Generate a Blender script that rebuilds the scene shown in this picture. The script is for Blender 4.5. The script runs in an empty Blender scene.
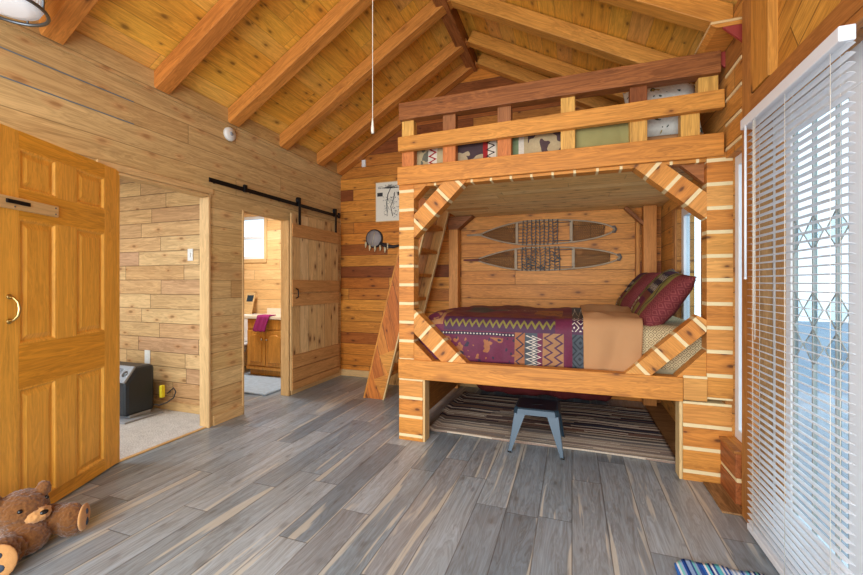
import bpy, bmesh, math, random
from mathutils import Vector, Matrix, noise
random.seed(7)
SC = bpy.context.scene
COL = SC.collection
PI = math.pi
V = Vector

def srgb(r, g, b):
    f = lambda c: (c/255/12.92) if c/255 <= .04045 else ((c/255+.055)/1.055)**2.4
    return (f(r), f(g), f(b), 1.0)

# ------------------------------------------------------------------ objects
WM = {}
def link(o, parent=None, world=None):
    COL.objects.link(o)
    world = world if world is not None else Matrix.Identity(4)
    if parent is not None:
        o.parent = parent
        o.matrix_basis = WM[parent.name].inverted() @ world
    else:
        o.matrix_basis = world
    WM[o.name] = world
    return o

def tag(o, label=None, cat=None, group=None, kind=None):
    if label: o['label'] = label
    if cat: o['category'] = cat
    if group: o['group'] = group
    if kind: o['kind'] = kind
    return o

def thing(name, label, cat, loc=(0, 0, 0), rz=0, group=None, kind=None):
    o = bpy.data.objects.new(name, None)
    o.empty_display_size = .1
    link(o, None, Matrix.Translation(loc) @ Matrix.Rotation(rz, 4, 'Z'))
    return tag(o, label, cat, group, kind)

def copy_tree(o, delta, parent=None):
    """copy a thing and every part below it, moved by delta"""
    c = o.copy()
    COL.objects.link(c)
    if parent is None:
        c.matrix_basis = Matrix.Translation(delta) @ o.matrix_basis
    else:
        c.parent = parent
    WM[c.name] = Matrix.Translation(delta) @ WM[o.name]
    for ch in list(o.children):
        copy_tree(ch, delta, c)
    return c

class MB:
    def __init__(s):
        s.bm = bmesh.new(); s.uv = None
    def _add(s, verts, faces, mi=0, smooth=False):
        vs = [s.bm.verts.new(v) for v in verts]
        for f in faces:
            try:
                fc = s.bm.faces.new([vs[i] for i in f]); fc.material_index = mi; fc.smooth = smooth
            except ValueError: pass
        return vs
    def box(s, a, b, mi=0, M=None):
        x0, y0, z0 = a; x1, y1, z1 = b
        v = [V(p) for p in ((x0,y0,z0),(x1,y0,z0),(x1,y1,z0),(x0,y1,z0),(x0,y0,z1),(x1,y0,z1),(x1,y1,z1),(x0,y1,z1))]
        if M is not None: v = [M @ p for p in v]
        s._add(v, [(3,2,1,0),(4,5,6,7),(0,1,5,4),(1,2,6,5),(2,3,7,6),(3,0,4,7)], mi)
        return s
    def prism(s, poly, axis, a, b, mi=0):
        """poly: 2d points in the plane normal to axis; extruded a..b"""
        def p3(p, t):
            return {'x': V((t, p[0], p[1])), 'y': V((p[0], t, p[1])), 'z': V((p[0], p[1], t))}[axis]
        n = len(poly)
        v = [p3(p, a) for p in poly] + [p3(p, b) for p in poly]
        s._add(v, [tuple(range(n-1, -1, -1)), tuple(range(n, 2*n))] + [(i, (i+1) % n, n+(i+1) % n, n+i) for i in range(n)], mi)
        return s
    def tube(s, pts, r, seg=8, mi=0, closed=False, rs=None):
        pts = [V(p) for p in pts]; n = len(pts); rings = []
        up = V((0, 0, 1)); prev = None
        for i, p in enumerate(pts):
            if closed: d = pts[(i+1) % n] - pts[i-1]
            else: d = pts[min(i+1, n-1)] - pts[max(i-1, 0)]
            d.normalize()
            if prev is None:
                a = up if abs(d.z) < .9 else V((1, 0, 0))
                x = d.cross(a).normalized()
            else:
                x = (prev - d*prev.dot(d)).normalized()
            prev = x; y = d.cross(x)
            rr = rs[i] if rs else r
            rings.append([s.bm.verts.new(p + x*math.cos(2*PI*k/seg)*rr + y*math.sin(2*PI*k/seg)*rr) for k in range(seg)])
        m = n if closed else n-1
        for i in range(m):
            A, B = rings[i], rings[(i+1) % n]
            for k in range(seg):
                f = s.bm.faces.new((A[k], A[(k+1) % seg], B[(k+1) % seg], B[k])); f.smooth = True; f.material_index = mi
        if not closed:
            for R in (rings[0][::-1], rings[-1]):
                f = s.bm.faces.new(R); f.material_index = mi
        return s
    def lathe(s, prof, M=None, seg=24, mi=0, smooth=True):
        """prof: (r, z) from bottom to top, around local Z"""
        M = M or Matrix.Identity(4); rings = []
        for r, z in prof:
            if r < 1e-6: rings.append([s.bm.verts.new(M @ V((0, 0, z)))])
            else: rings.append([s.bm.verts.new(M @ V((r*math.cos(2*PI*k/seg), r*math.sin(2*PI*k/seg), z))) for k in range(seg)])
        for A, B in zip(rings, rings[1:]):
            for k in range(seg):
                q = []
                for R, kk in ((A, k), (A, k+1), (B, k+1), (B, k)):
                    v = R[kk % len(R)]
                    if v not in q: q.append(v)
                if len(q) > 2:
                    f = s.bm.faces.new(q); f.smooth = smooth; f.material_index = mi
        for R in (rings[0], rings[-1]):
            if len(R) > 2:
                f = s.bm.faces.new(R); f.material_index = mi
        return s
    def ball(s, c, r, M=None, seg=20, mi=0):
        if not hasattr(r, '__len__'): r = (r, r, r)
        T = Matrix.Translation(c) @ (M.to_4x4() if M is not None else Matrix.Identity(4)) @ Matrix.Diagonal((*r, 1))
        prof = [(math.sin(PI*i/12), -math.cos(PI*i/12)) for i in range(13)]
        prof[0] = (0, -1); prof[-1] = (0, 1)
        return s.lathe(prof, T, seg, mi)
    def softbox(s, a, b, rad, res=.08, amp=.0, mi=0, freq=3., seed=0):
        a = V(a); b = V(b); c = (a+b)/2; h = (b-a)/2
        key = {}
        def vert(p):
            k = (round(p.x, 5), round(p.y, 5), round(p.z, 5))
            if k not in key:
                q = p - c
                r = min(rad, h.x*.99, h.y*.99, h.z*.99)
                inner = V((max(-h.x+r, min(h.x-r, q.x)), max(-h.y+r, min(h.y-r, q.y)), max(-h.z+r, min(h.z-r, q.z))))
                d = q - inner
                if d.length > 1e-6:
                    dn = d.normalized(); w = inner + dn*r
                    if amp: w += dn*amp*noise.noise((c+w)*freq + V((seed, 0, 0)))
                else: w = q
                key[k] = s.bm.verts.new(c + w)
            return key[k]
        for ax in range(3):
            u, v = [(1, 2), (2, 0), (0, 1)][ax]
            nu = max(4, int(2*h[u]/res)); nv = max(4, int(2*h[v]/res))
            def ts(n, H):   # denser towards the rounded rim
                r = min(rad, H*.99); out = [-H, -H+r*.12, -H+r*.35, -H+r*.65]
                out += [-H+r+(2*H-2*r)*i/n for i in range(n+1)]
                return out + [H-r*.65, H-r*.35, H-r*.12, H]
            U = ts(nu, h[u]); W = ts(nv, h[v])
            for sg in (-1, 1):
                def P(i, j):
                    p = V((0, 0, 0)); p[ax] = sg*h[ax]; p[u] = U[i]; p[v] = W[j]
                    return vert(c + p)
                for i in range(len(U)-1):
                    for j in range(len(W)-1):
                        q = [P(i, j), P(i+1, j), P(i+1, j+1), P(i, j+1)]
                        if sg < 0: q.reverse()
                        try:
                            f = s.bm.faces.new(q); f.smooth = True; f.material_index = mi
                        except ValueError: pass
        return s
    def cut(s, co, no):
        """remove everything on the positive side of the plane and cap the cut"""
        g = bmesh.ops.bisect_plane(s.bm, geom=s.bm.verts[:]+s.bm.edges[:]+s.bm.faces[:], plane_co=co, plane_no=no, clear_outer=True)
        ed = [e for e in g['geom_cut'] if isinstance(e, bmesh.types.BMEdge)]
        bmesh.ops.holes_fill(s.bm, edges=ed)
        return s
    def build(s, name, mats, parent=None, M=None, bevel=0, keep=False, local=None, mods=None):
        """M: mesh coordinates -> world.  keep: leave the origin where it is"""
        bmesh.ops.recalc_face_normals(s.bm, faces=s.bm.faces[:])
        me = bpy.data.meshes.new(name)
        W = M.copy() if M is not None else Matrix.Identity(4)
        if not keep and M is None and len(s.bm.verts):
            xs = [v.co for v in s.bm.verts]
            o = V(((min(p.x for p in xs)+max(p.x for p in xs))/2, (min(p.y for p in xs)+max(p.y for p in xs))/2, min(p.z for p in xs)))
            bmesh.ops.translate(s.bm, verts=s.bm.verts[:], vec=-o)
            W = Matrix.Translation(o)
        if local is not None: W = local @ W
        s.bm.to_mesh(me); s.bm.free()
        for m in (mats if isinstance(mats, (list, tuple)) else [mats]): me.materials.append(m)
        ob = bpy.data.objects.new(name, me)
        link(ob, parent, W)
        if bevel:
            m = ob.modifiers.new('bevel', 'BEVEL'); m.width = bevel; m.segments = 2; m.limit_method = 'ANGLE'; m.angle_limit = .6
        return ob

def lumber(name, p0, p1, w, h, mat, parent=None, bevel=.004, up=(0, 0, 1), local=None, cuts=()):
    """a straight board from p0 to p1; grain along its own X axis"""
    p0 = V(p0); p1 = V(p1); d = p1-p0; L = d.length; x = d.normalized(); u = V(up)
    if abs(x.dot(u)) > .98: u = V((0, 1, 0))
    y = u.cross(x).normalized(); z = x.cross(y)
    M = Matrix(((x.x, y.x, z.x, p0.x), (x.y, y.y, z.y, p0.y), (x.z, y.z, z.z, p0.z), (0, 0, 0, 1)))
    b = MB().box((0, -w/2, -h/2), (L, w/2, h/2))
    Mi = M.inverted()
    for co, no in cuts:
        b.cut(Mi @ V(co), (Mi.to_3x3() @ V(no)))
    return b.build(name, mat, parent, M=(local @ M if local is not None else M), bevel=bevel)

# ------------------------------------------------------------------ material helpers
class NT:
    def __init__(s, name, rough=.5, spec=.3):
        s.m = bpy.data.materials.new(name); s.m.use_nodes = True
        s.t = s.m.node_tree; s.n = s.t.nodes
        s.b = s.n['Principled BSDF']; s.b.inputs['Roughness'].default_value = rough
        s.b.inputs['Specular IOR Level'].default_value = spec
    def new(s, ty, **k):
        n = s.n.new(ty)
        for a, v in k.items(): setattr(n, a, v)
        return n
    def put(s, sock, v):
        if isinstance(v, bpy.types.NodeSocket): s.t.links.new(v, sock)
        elif v is not None: sock.default_value = v
    def ma(s, op, a, b=None, c=None, clamp=False):
        n = s.new('ShaderNodeMath', operation=op, use_clamp=clamp)
        s.put(n.inputs[0], a); s.put(n.inputs[1], b); s.put(n.inputs[2], c)
        return n.outputs[0]
    def mix(s, f, a, b, mode='MIX'):
        n = s.new('ShaderNodeMix', data_type='RGBA', blend_type=mode)
        s.put(n.inputs[0], f); s.put(n.inputs[6], a); s.put(n.inputs[7], b)
        return n.outputs[2]
    def xyz(s, x, y, z):
        n = s.new('ShaderNodeCombineXYZ')
        s.put(n.inputs[0], x); s.put(n.inputs[1], y); s.put(n.inputs[2], z)
        return n.outputs[0]
    def coord(s, rot=None, uv=False):
        tc = s.new('ShaderNodeTexCoord'); o = tc.outputs['UV' if uv else 'Object']
        if rot:
            mp = s.new('ShaderNodeMapping'); mp.inputs['Rotation'].default_value = rot
            s.t.links.new(o, mp.inputs['Vector']); o = mp.outputs[0]
        sp = s.new('ShaderNodeSeparateXYZ'); s.t.links.new(o, sp.inputs[0])
        return list(sp.outputs)
    def noise(s, vec, scale=5, detail=3, dist=0., rough=.5):
        n = s.new('ShaderNodeTexNoise'); s.put(n.inputs['Vector'], vec)
        n.inputs['Scale'].default_value = scale; n.inputs['Detail'].default_value = detail
        n.inputs['Distortion'].default_value = dist; n.inputs['Roughness'].default_value = rough
        return n.outputs[0]
    def white(s, a, b=0.):
        n = s.new('ShaderNodeTexWhiteNoise', noise_dimensions='2D'); s.put(n.inputs['Vector'], s.xyz(a, b, 0.))
        return n.outputs['Value']
    def step(s, v, lo, hi):
        n = s.new('ShaderNodeMapRange', interpolation_type='SMOOTHSTEP')
        s.put(n.inputs[0], v); n.inputs[1].default_value = lo; n.inputs[2].default_value = hi
        return n.outputs[0]
    def ramp(s, f, cols, const=False):
        n = s.new('ShaderNodeValToRGB'); cr = n.color_ramp
        if const: cr.interpolation = 'CONSTANT'
        N = len(cols)
        while len(cr.elements) < N: cr.elements.new(.5)
        for i, c in enumerate(cols):
            cr.elements[i].position = (i/N if const else i/max(1, N-1)); cr.elements[i].color = c
        s.put(n.inputs[0], f)
        return n.outputs[0]
    def bump(s, h, st=.2, dist=.01):
        n = s.new('ShaderNodeBump'); n.inputs['Strength'].default_value = st; n.inputs['Distance'].default_value = dist
        s.put(n.inputs['Height'], h); s.t.links.new(n.outputs[0], s.b.inputs['Normal'])
    def base(s, c): s.put(s.b.inputs['Base Color'], c); return s.m

def wood(name, cols, axis=0, plank=None, rough=.5, grain=.3, knots=1., seam=.35, rot=None, streak=0., obj_random=True, sat=None, spec=.3, knotc=(70, 35, 18), kf=1.):
    """cols: srgb tuples.  plank=(across axis, board width, board length)"""
    t = NT(name, rough, spec)
    C = t.coord(rot); a = C[axis]; oth = [i for i in range(3) if i != axis]
    if plank:
        bx, h, L = plank; b = C[bx]; c = C[[i for i in oth if i != bx][0]]
        rb = t.ma('DIVIDE', b, h); row = t.ma('FLOOR', rb); fr = t.ma('FRACT', rb)
        ra = t.ma('ADD', t.ma('DIVIDE', a, L), t.ma('MULTIPLY', t.white(row, 3.3), 7.3)); col = t.ma('FLOOR', ra); fa = t.ma('FRACT', ra)
        idv = t.white(row, col)
        e1 = t.ma('MULTIPLY', t.ma('MINIMUM', fr, t.ma('SUBTRACT', 1., fr)), h)
        e2 = t.ma('MULTIPLY', t.ma('MINIMUM', fa, t.ma('SUBTRACT', 1., fa)), L)
        edge = t.ma('MINIMUM', e1, e2)
        gap = t.ma('SUBTRACT', 1., t.step(edge, .0008, .0045))
    else:
        b, c = C[oth[0]], C[oth[1]]
        oi = t.new('ShaderNodeObjectInfo'); idv = oi.outputs['Random']; gap = None
    off = t.ma('MULTIPLY', idv, 53.7)
    vec = t.xyz(t.ma('ADD', a, off), t.ma('MULTIPLY', b, 9.), t.ma('ADD', t.ma('MULTIPLY', c, 9.), off))
    n1 = t.noise(vec, 1.6, 4, .8, .6)
    vec2 = t.xyz(t.ma('ADD', t.ma('MULTIPLY', a, 2.5), off), t.ma('MULTIPLY', b, 70.), t.ma('MULTIPLY', c, 70.))
    n2 = t.noise(vec2, 1., 3, .3, .6)
    wv = t.ma('SINE', t.ma('MULTIPLY', t.ma('ADD', n1, t.ma('MULTIPLY', b, .6)), 55.))
    colr = t.ramp(idv, [srgb(*q) for q in cols])
    g = t.ma('ADD', t.ma('MULTIPLY', t.ma('SUBTRACT', n1, .5), 1.7), t.ma('ADD', t.ma('MULTIPLY', t.ma('SUBTRACT', n2, .5), 1.5), t.ma('MULTIPLY', wv, .24)))
    f = t.ma('MAXIMUM', .15, t.ma('ADD', 1., t.ma('MULTIPLY', g, grain*1.5)))
    colr = t.mix(1., colr, t.xyz(f, t.ma('POWER', f, 1.15), t.ma('POWER', f, 1.3)), 'MULTIPLY')
    if streak:
        s1 = t.noise(t.xyz(t.ma('ADD', t.ma('MULTIPLY', a, .9), off), t.ma('MULTIPLY', b, 13.), off), 1., 3, .6)
        nearedge = t.ma('SUBTRACT', 1., t.step(e1, .0, .05))
        msk = t.ma('MULTIPLY', t.step(t.ma('ADD', s1, t.ma('MULTIPLY', nearedge, .10)), .63, .69), streak)
        colr = t.mix(msk, colr, srgb(205, 200, 185))
    if knots:
        vo = t.new('ShaderNodeTexVoronoi'); vo.inputs['Scale'].default_value = 1.
        if plank: vo.voronoi_dimensions = '2D'
        t.put(vo.inputs['Vector'], t.xyz(t.ma('ADD', t.ma('MULTIPLY', a, 3.2*kf), off), t.ma('ADD', t.ma('MULTIPLY', b, 7.*kf), off), t.ma('MULTIPLY', c, 6.*kf)))
        sc = t.new('ShaderNodeSeparateColor'); t.put(sc.inputs[0], vo.outputs['Color'])
        keep_ = t.ma('GREATER_THAN', sc.outputs[0], .45)
        siz = t.ma('ADD', .6, t.ma('MULTIPLY', sc.outputs[1], .9))
        d = t.ma('DIVIDE', t.ma('ADD', vo.outputs['Distance'], t.ma('MULTIPLY', t.ma('SUBTRACT', n2, .5), .08)), siz)
        k = t.ma('MULTIPLY', keep_, t.ma('SUBTRACT', 1., t.step(d, .03, .11)))
        k2 = t.ma('MULTIPLY', keep_, t.ma('SUBTRACT', 1., t.step(d, .07, .26)))
        colr = t.mix(t.ma('MULTIPLY', k2, .35*knots), colr, srgb(*[min(255, int(q*1.7)) for q in knotc]))
        colr = t.mix(t.ma('MULTIPLY', k, .8*knots), colr, srgb(*knotc))
    if gap is not None:
        colr = t.mix(t.ma('MULTIPLY', gap, seam), colr, srgb(45, 28, 15))
        hgt = t.ma('SUBTRACT', t.ma('MULTIPLY', n2, .15), gap)
        t.bump(hgt, .35, .004)
    else:
        t.bump(n2, .12, .003)
    return t.base(colr)

def plain(name, c, rough=.5, metal=0., spec=.5, var=.06, scale=30, bump=.05, trans=0., sheen=0., emit=None):
    t = NT(name, rough, spec); t.b.inputs['Metallic'].default_value = metal
    o = t.coord(); n = t.noise(t.xyz(*o), scale, 3)
    f = t.ma('ADD', 1.-var, t.ma('MULTIPLY', n, var*2))
    if bump: t.bump(n, bump, .004)
    if sheen: t.b.inputs['Sheen Weight'].default_value = sheen
    if emit:
        t.b.inputs['Emission Color'].default_value = srgb(*emit[0]); t.b.inputs['Emission Strength'].default_value = emit[1]
    return t.base(t.mix(1., srgb(*c), t.xyz(f, f, f), 'MULTIPLY'))

def glass(name, tint=(235, 245, 250), mixf=.08):
    m = bpy.data.materials.new(name); m.use_nodes = True; t = m.node_tree; t.nodes.clear()
    o = t.nodes.new('ShaderNodeOutputMaterial'); mx = t.nodes.new('ShaderNodeMixShader'); tr = t.nodes.new('ShaderNodeBsdfTransparent')
    gl = t.nodes.new('ShaderNodeBsdfGlossy'); gl.inputs['Roughness'].default_value = .03
    tr.inputs[0].default_value = srgb(*tint); mx.inputs[0].default_value = mixf
    t.links.new(tr.outputs[0], mx.inputs[1]); t.links.new(gl.outputs[0], mx.inputs[2]); t.links.new(mx.outputs[0], o.inputs[0])
    return m

# ------------------------------------------------------------------ materials
BEDC = [(198, 132, 58), (210, 150, 74), (190, 118, 48), (216, 160, 88)]
M = {}
M['rail'] = wood('bed rail wood', [(200, 136, 60), (192, 124, 52)], 0, knots=1., grain=.32, kf=1.2)
M['toprail'] = wood('top rail stained wood', [(136, 82, 42), (146, 90, 46)], 0, knots=.9, grain=.5)
for k_, c_ in (('bal_y', (210, 160, 82)), ('bal_b', (152, 98, 58)), ('bal_o', (194, 118, 62)), ('bal_d', (134, 78, 42))):
    M[k_] = wood('baluster '+k_, [c_, tuple(q-8 for q in c_)], 0, knots=.6, grain=.32)
M['bal'] = wood('baluster wood', [(186, 110, 58), (212, 160, 82), (176, 98, 52), (208, 150, 74)], 0, knots=.6, grain=.3)
M['block'] = wood('bed log block wood', BEDC, 0, (2, .155, 5.), knots=1., grain=.28, seam=0., kf=1.6)
M['brace'] = wood('bed brace wood', BEDC, 2, (0, .155, 5.), knots=1., grain=.28, seam=0., kf=1.6)
M['chink'] = plain('cream chinking', (226, 205, 158), .8, spec=.1)
M['palewood'] = wood('pale cut board', [(214, 182, 128), (206, 170, 116)], 0, knots=.2, grain=.2)
M['bedpost'] = wood('rear post wood', [(206, 140, 72), (192, 124, 60)], 0, knots=.4, grain=.22)
M['bunkboards'] = wood('bunk underside boards', [(236, 202, 138), (228, 190, 122), (240, 212, 152), (218, 174, 108)], 0, (1, .13, 2.4), knots=.6, grain=.28)
M['wall_left'] = wood('tan cedar siding', [(194, 160, 106), (200, 168, 116), (184, 146, 94), (206, 176, 124), (192, 156, 98)], 1, (2, .1655, 2.6), knots=.55, grain=.26, seam=.5, spec=.15, rough=.65, knotc=(120, 75, 42))
M['wall_room'] = wood('tan short board siding', [(196, 160, 112), (212, 178, 128), (184, 142, 98), (206, 166, 112), (186, 146, 112)], 0, (2, .148, .85), knots=.8, grain=.26, seam=.85, spec=.15, rough=.65, knotc=(110, 72, 40))
M['wall_bath'] = wood('yellow pine siding', [(222, 182, 126), (212, 168, 108), (228, 190, 138)], 0, (2, .15, 2.), knots=.5, grain=.18, seam=.5, spec=.2)
M['wall_back'] = wood('orange cedar siding', [(206, 130, 50), (190, 112, 40), (126, 66, 30), (210, 140, 56), (156, 84, 34), (212, 146, 64), (196, 120, 44)], 0, (2, .153, 3.4), knots=.9, grain=.35, seam=.9)
M['backpanel'] = wood('wide orange back boards', [(202, 134, 60), (194, 124, 52), (210, 144, 70)], 0, (2, .17, 4.), knots=.8, grain=.3, seam=.8)
M['wall_right'] = wood('log wall boards', [(198, 138, 66), (186, 124, 56), (206, 148, 74), (158, 102, 50)], 1, (2, .155, 2.5), knots=.8, grain=.3, seam=.8)
M['diag'] = wood('diagonal cedar boards', [(192, 134, 54), (180, 118, 46), (206, 150, 66), (186, 126, 50)], 1, (2, .14, 3.), knots=.7, grain=.35, seam=.7, rot=(.49, 0, 0))
M['ceil'] = wood('pine ceiling boards', [(226, 164, 62), (232, 174, 68), (218, 150, 54), (234, 182, 86), (212, 148, 76)], 1, (0, .14, 2.1), knots=.75, grain=.26, seam=.32, kf=1.25, spec=.4, rough=.4)
M['rafter'] = wood('rafter wood', [(192, 120, 54), (202, 134, 62)], 0, knots=.8, grain=.3)
M['rafter_r'] = wood('right rafter wood', [(206, 144, 66), (196, 132, 56)], 0, knots=.8, grain=.3)
M['ridge'] = wood('ridge beam wood', [(150, 92, 48), (156, 96, 50)], 0, knots=.8, grain=.5)
M['post'] = wood('brown post wood', [(172, 114, 56), (180, 122, 62)], 0, knots=1., grain=.35)
M['post2'] = wood('orange post wood', [(198, 138, 60), (192, 130, 56)], 0, knots=1., grain=.3)
M['trim'] = wood('tan trim wood', [(204, 166, 112), (212, 176, 124)], 0, knots=.3, grain=.2, spec=.15)
M['floorplate'] = wood('worn sill board', [(150, 112, 72), (140, 104, 66)], 0, knots=1., grain=.5)
M['trim_dark'] = wood('brown trim wood', [(170, 112, 56), (160, 102, 50)], 0, knots=.3, grain=.3)
M['door'] = wood('honey fir door', [(234, 174, 72), (230, 168, 66)], 2, knots=0., grain=.2, spec=.4, rough=.35)
M['door_rail'] = wood('honey fir door rail', [(224, 162, 56), (218, 152, 50)], 0, knots=0., grain=.25, spec=.4, rough=.35)
M['barn_v'] = wood('barn door vertical boards', [(206, 172, 118), (216, 186, 136), (196, 156, 100), (210, 178, 126)], 2, (1, .165, 9.), knots=1., grain=.25, seam=.7, spec=.15)
M['barn_h'] = wood('barn door rail boards', [(190, 142, 88), (184, 134, 80)], 0, knots=.8, grain=.25, spec=.15)
M['floor'] = wood('grey wood-look planks', [(122, 134, 144), (148, 158, 166), (106, 118, 128), (158, 166, 172), (132, 145, 155), (138, 142, 146), (128, 143, 154)], 1, (0, .178, 1.25), rough=.3, grain=.3, knots=.4, seam=.55, streak=.6, spec=.5, knotc=(64, 60, 56))
M['lstringer'] = wood('stair panel boards', [(190, 112, 46), (174, 96, 38), (200, 128, 56), (158, 84, 36)], 0, (2, .12, 5.), knots=.9, grain=.35, seam=.7, rot=(0, .5, 0))
M['lstringer_in'] = wood('stair inner boards', [(206, 160, 96), (196, 140, 80), (168, 116, 66), (214, 172, 110)], 0, (2, .16, 5.), knots=.6, grain=.3, seam=.7)
M['vanity'] = wood('oak cabinet wood', [(200, 142, 62), (194, 134, 56)], 2, knots=0., grain=.25, spec=.4, rough=.35)
M['white'] = plain('white paint', (232, 232, 230), .4)
M['ceramic'] = plain('white ceramic', (238, 238, 236), .15, bump=0, var=.01)
M['plastic'] = plain('white plastic', (226, 226, 220), .4, bump=0, var=.02)
M['vinyl'] = plain('white vinyl frame', (226, 230, 234), .35, bump=0, var=.02)
M['slat'] = plain('white blind slat', (226, 230, 236), .35, bump=0, var=.02)
M['black'] = plain('black iron', (26, 26, 28), .45, metal=.6, spec=.5)
M['chrome'] = plain('brushed nickel', (200, 195, 180), .25, metal=1., bump=0)
M['brass'] = plain('aged brass', (196, 170, 110), .3, metal=1., bump=0)
M['zinc'] = plain('grey metal ring', (112, 118, 124), .35, metal=.9, bump=0)
M['frost'] = plain('frosted glass shade', (240, 244, 248), .3, bump=0, var=.02, emit=((240, 246, 255), .12))
M['glass'] = glass('window glass')
M['redpaint'] = plain('red painted wood', (150, 52, 42), .6)
M['stool'] = plain('teal blue steel', (40, 60, 74), .35, metal=.2, bump=.02)
M['stooltop'] = plain('navy blue steel seat', (20, 26, 46), .4, metal=.1, bump=.02)
M['heater'] = plain('black plastic body', (34, 42, 50), .4, bump=.02)
M['heater_grey'] = plain('silver grey plastic', (150, 154, 160), .4, bump=.02)
M['yellow'] = plain('yellow plug', (232, 214, 40), .5)
M['cord'] = plain('dark cord', (40, 40, 40), .6)
M['string'] = plain('white cord', (220, 214, 200), .7)
M['sheet'] = plain('tan sheet', (176, 132, 92), .85, spec=.1, var=.05, scale=8)
M['green'] = plain('sage green blanket', (150, 142, 92), .9, spec=.1, var=.15, scale=12, bump=.4)
M['darkgrey'] = plain('dark underside fabric', (36, 32, 34), .9, spec=.1)
M['maroon'] = plain('maroon quilted cotton', (104, 44, 44), .9, spec=.1, var=.4, scale=14, bump=.6)
M['towel'] = plain('magenta towel', (150, 52, 108), .95, spec=.05, var=.15, scale=80, bump=.6)
M['mat'] = plain('pale blue bath mat', (172, 190, 206), .95, spec=.05, var=.25, scale=22, bump=1.)
M['fur'] = plain('brown plush', (112, 72, 38), .95, spec=.05, var=.5, scale=90, bump=.9, sheen=.4)
M['furlight'] = plain('tan plush', (186, 136, 84), .95, spec=.05, var=.15, scale=70, bump=.6, sheen=.3)
M['pad'] = plain('dark blue-grey pad', (46, 58, 74), .6, var=.1)
M['eye'] = plain('glossy black eye', (16, 16, 20), .1, bump=0)
M['hide'] = plain('grey drum hide', (150, 142, 138), .6, var=.15, scale=18)
M['bone'] = plain('bone charm', (206, 190, 150), .5)
M['leather'] = plain('dark leather wrap', (40, 32, 34), .7)
M['snowframe'] = plain('weathered ash wood', (168, 148, 122), .7, var=.25, scale=25)
M['rawhide'] = plain('brown rawhide web', (112, 80, 50), .7)
M['snowrope'] = plain('grey binding rope', (92, 90, 88), .8)
M['paper'] = plain('cream paper', (226, 220, 202), .8, var=.03)
M['ink'] = plain('black ink', (52, 52, 54), .8)
M['counter'] = plain('cream counter', (230, 216, 192), .3)
M['deck'] = wood('blue grey deck boards', [(146, 156, 170), (156, 166, 178)], 1, (0, .14, 3.), knots=0., grain=.15, seam=.5)
M['bark'] = wood('outdoor porch post', [(176, 132, 84), (188, 146, 96)], 0, knots=.3)
M['leaf'] = plain('blue green shrubs', (96, 128, 128), .9, var=.5, scale=3)
M['snow'] = plain('pale ground', (128, 144, 160), .9, var=.1, scale=1)
M['caulk'] = plain('grey caulk', (112, 122, 126), .8)
M['glass2'] = glass('bevelled glass', (238, 244, 246), .08)
M['came'] = plain('grey lead came', (158, 160, 154), .5, metal=.1)

def carpet_mat():
    t = NT('cream carpet', .95, .05); o = t.coord(); n = t.noise(t.xyz(*o), 90, 2); n2 = t.noise(t.xyz(*o), 14, 3)
    t.bump(n, 1., .01)
    return t.base(t.ramp(t.ma('ADD', t.ma('MULTIPLY', n, .7), t.ma('MULTIPLY', n2, .3)), [srgb(128, 126, 122), srgb(180, 178, 174), srgb(222, 220, 216), srgb(238, 236, 232)]))
M['carpet'] = carpet_mat()

def rug_mat():
    t = NT('striped rag rug', .95, .05); o = t.coord()
    y = t.ma('ADD', o[1], t.ma('MULTIPLY', t.noise(t.xyz(o[0], o[1], 0.), 2.2, 2), .035))
    row = t.ma('FLOOR', t.ma('DIVIDE', y, .0155)); r = t.white(row, 1.)
    seg = t.white(row, t.ma('FLOOR', t.ma('ADD', t.ma('MULTIPLY', o[0], 1.3), t.ma('MULTIPLY', r, 9.))))
    mixr = t.ma('ADD', t.ma('MULTIPLY', r, .75), t.ma('MULTIPLY', seg, .25))
    c = t.ramp(mixr, [srgb(*q) for q in ((40, 36, 42), (70, 56, 50), (120, 96, 78), (54, 48, 56), (168, 150, 128), (60, 60, 70), (200, 184, 164), (110, 78, 70), (150, 136, 122), (40, 34, 36))], True)
    # the stripes fade paler over the front third of the rug
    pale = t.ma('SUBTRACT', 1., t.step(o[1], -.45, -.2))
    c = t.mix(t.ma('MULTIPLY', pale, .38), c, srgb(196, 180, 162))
    n = t.noise(t.xyz(t.ma('MULTIPLY', o[0], 4.), o[1], 0.), 30, 2)
    f = t.ma('ADD', .72, t.ma('MULTIPLY', n, .56))
    t.bump(t.ma('ADD', n, t.ma('FRACT', t.ma('DIVIDE', y, .0155))), .6, .006)
    return t.base(t.mix(1., c, t.xyz(f, f, f), 'MULTIPLY'))
M['rug'] = rug_mat()

def blue_mat():
    t = NT('blue striped weave', .9, .1); o = t.coord()
    row = t.ma('FLOOR', t.ma('DIVIDE', t.ma('ADD', o[0], t.ma('MULTIPLY', o[1], .05)), .009)); r = t.white(row, 5.)
    c = t.ramp(r, [srgb(*q) for q in ((40, 84, 164), (150, 176, 214), (28, 60, 130), (96, 190, 206), (214, 222, 232), (52, 108, 190), (120, 200, 200), (232, 236, 240), (60, 90, 160))], True)
    t.bump(t.noise(t.xyz(*o), 160, 1), .5, .004)
    return t.base(c)
M['blue'] = blue_mat()

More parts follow.
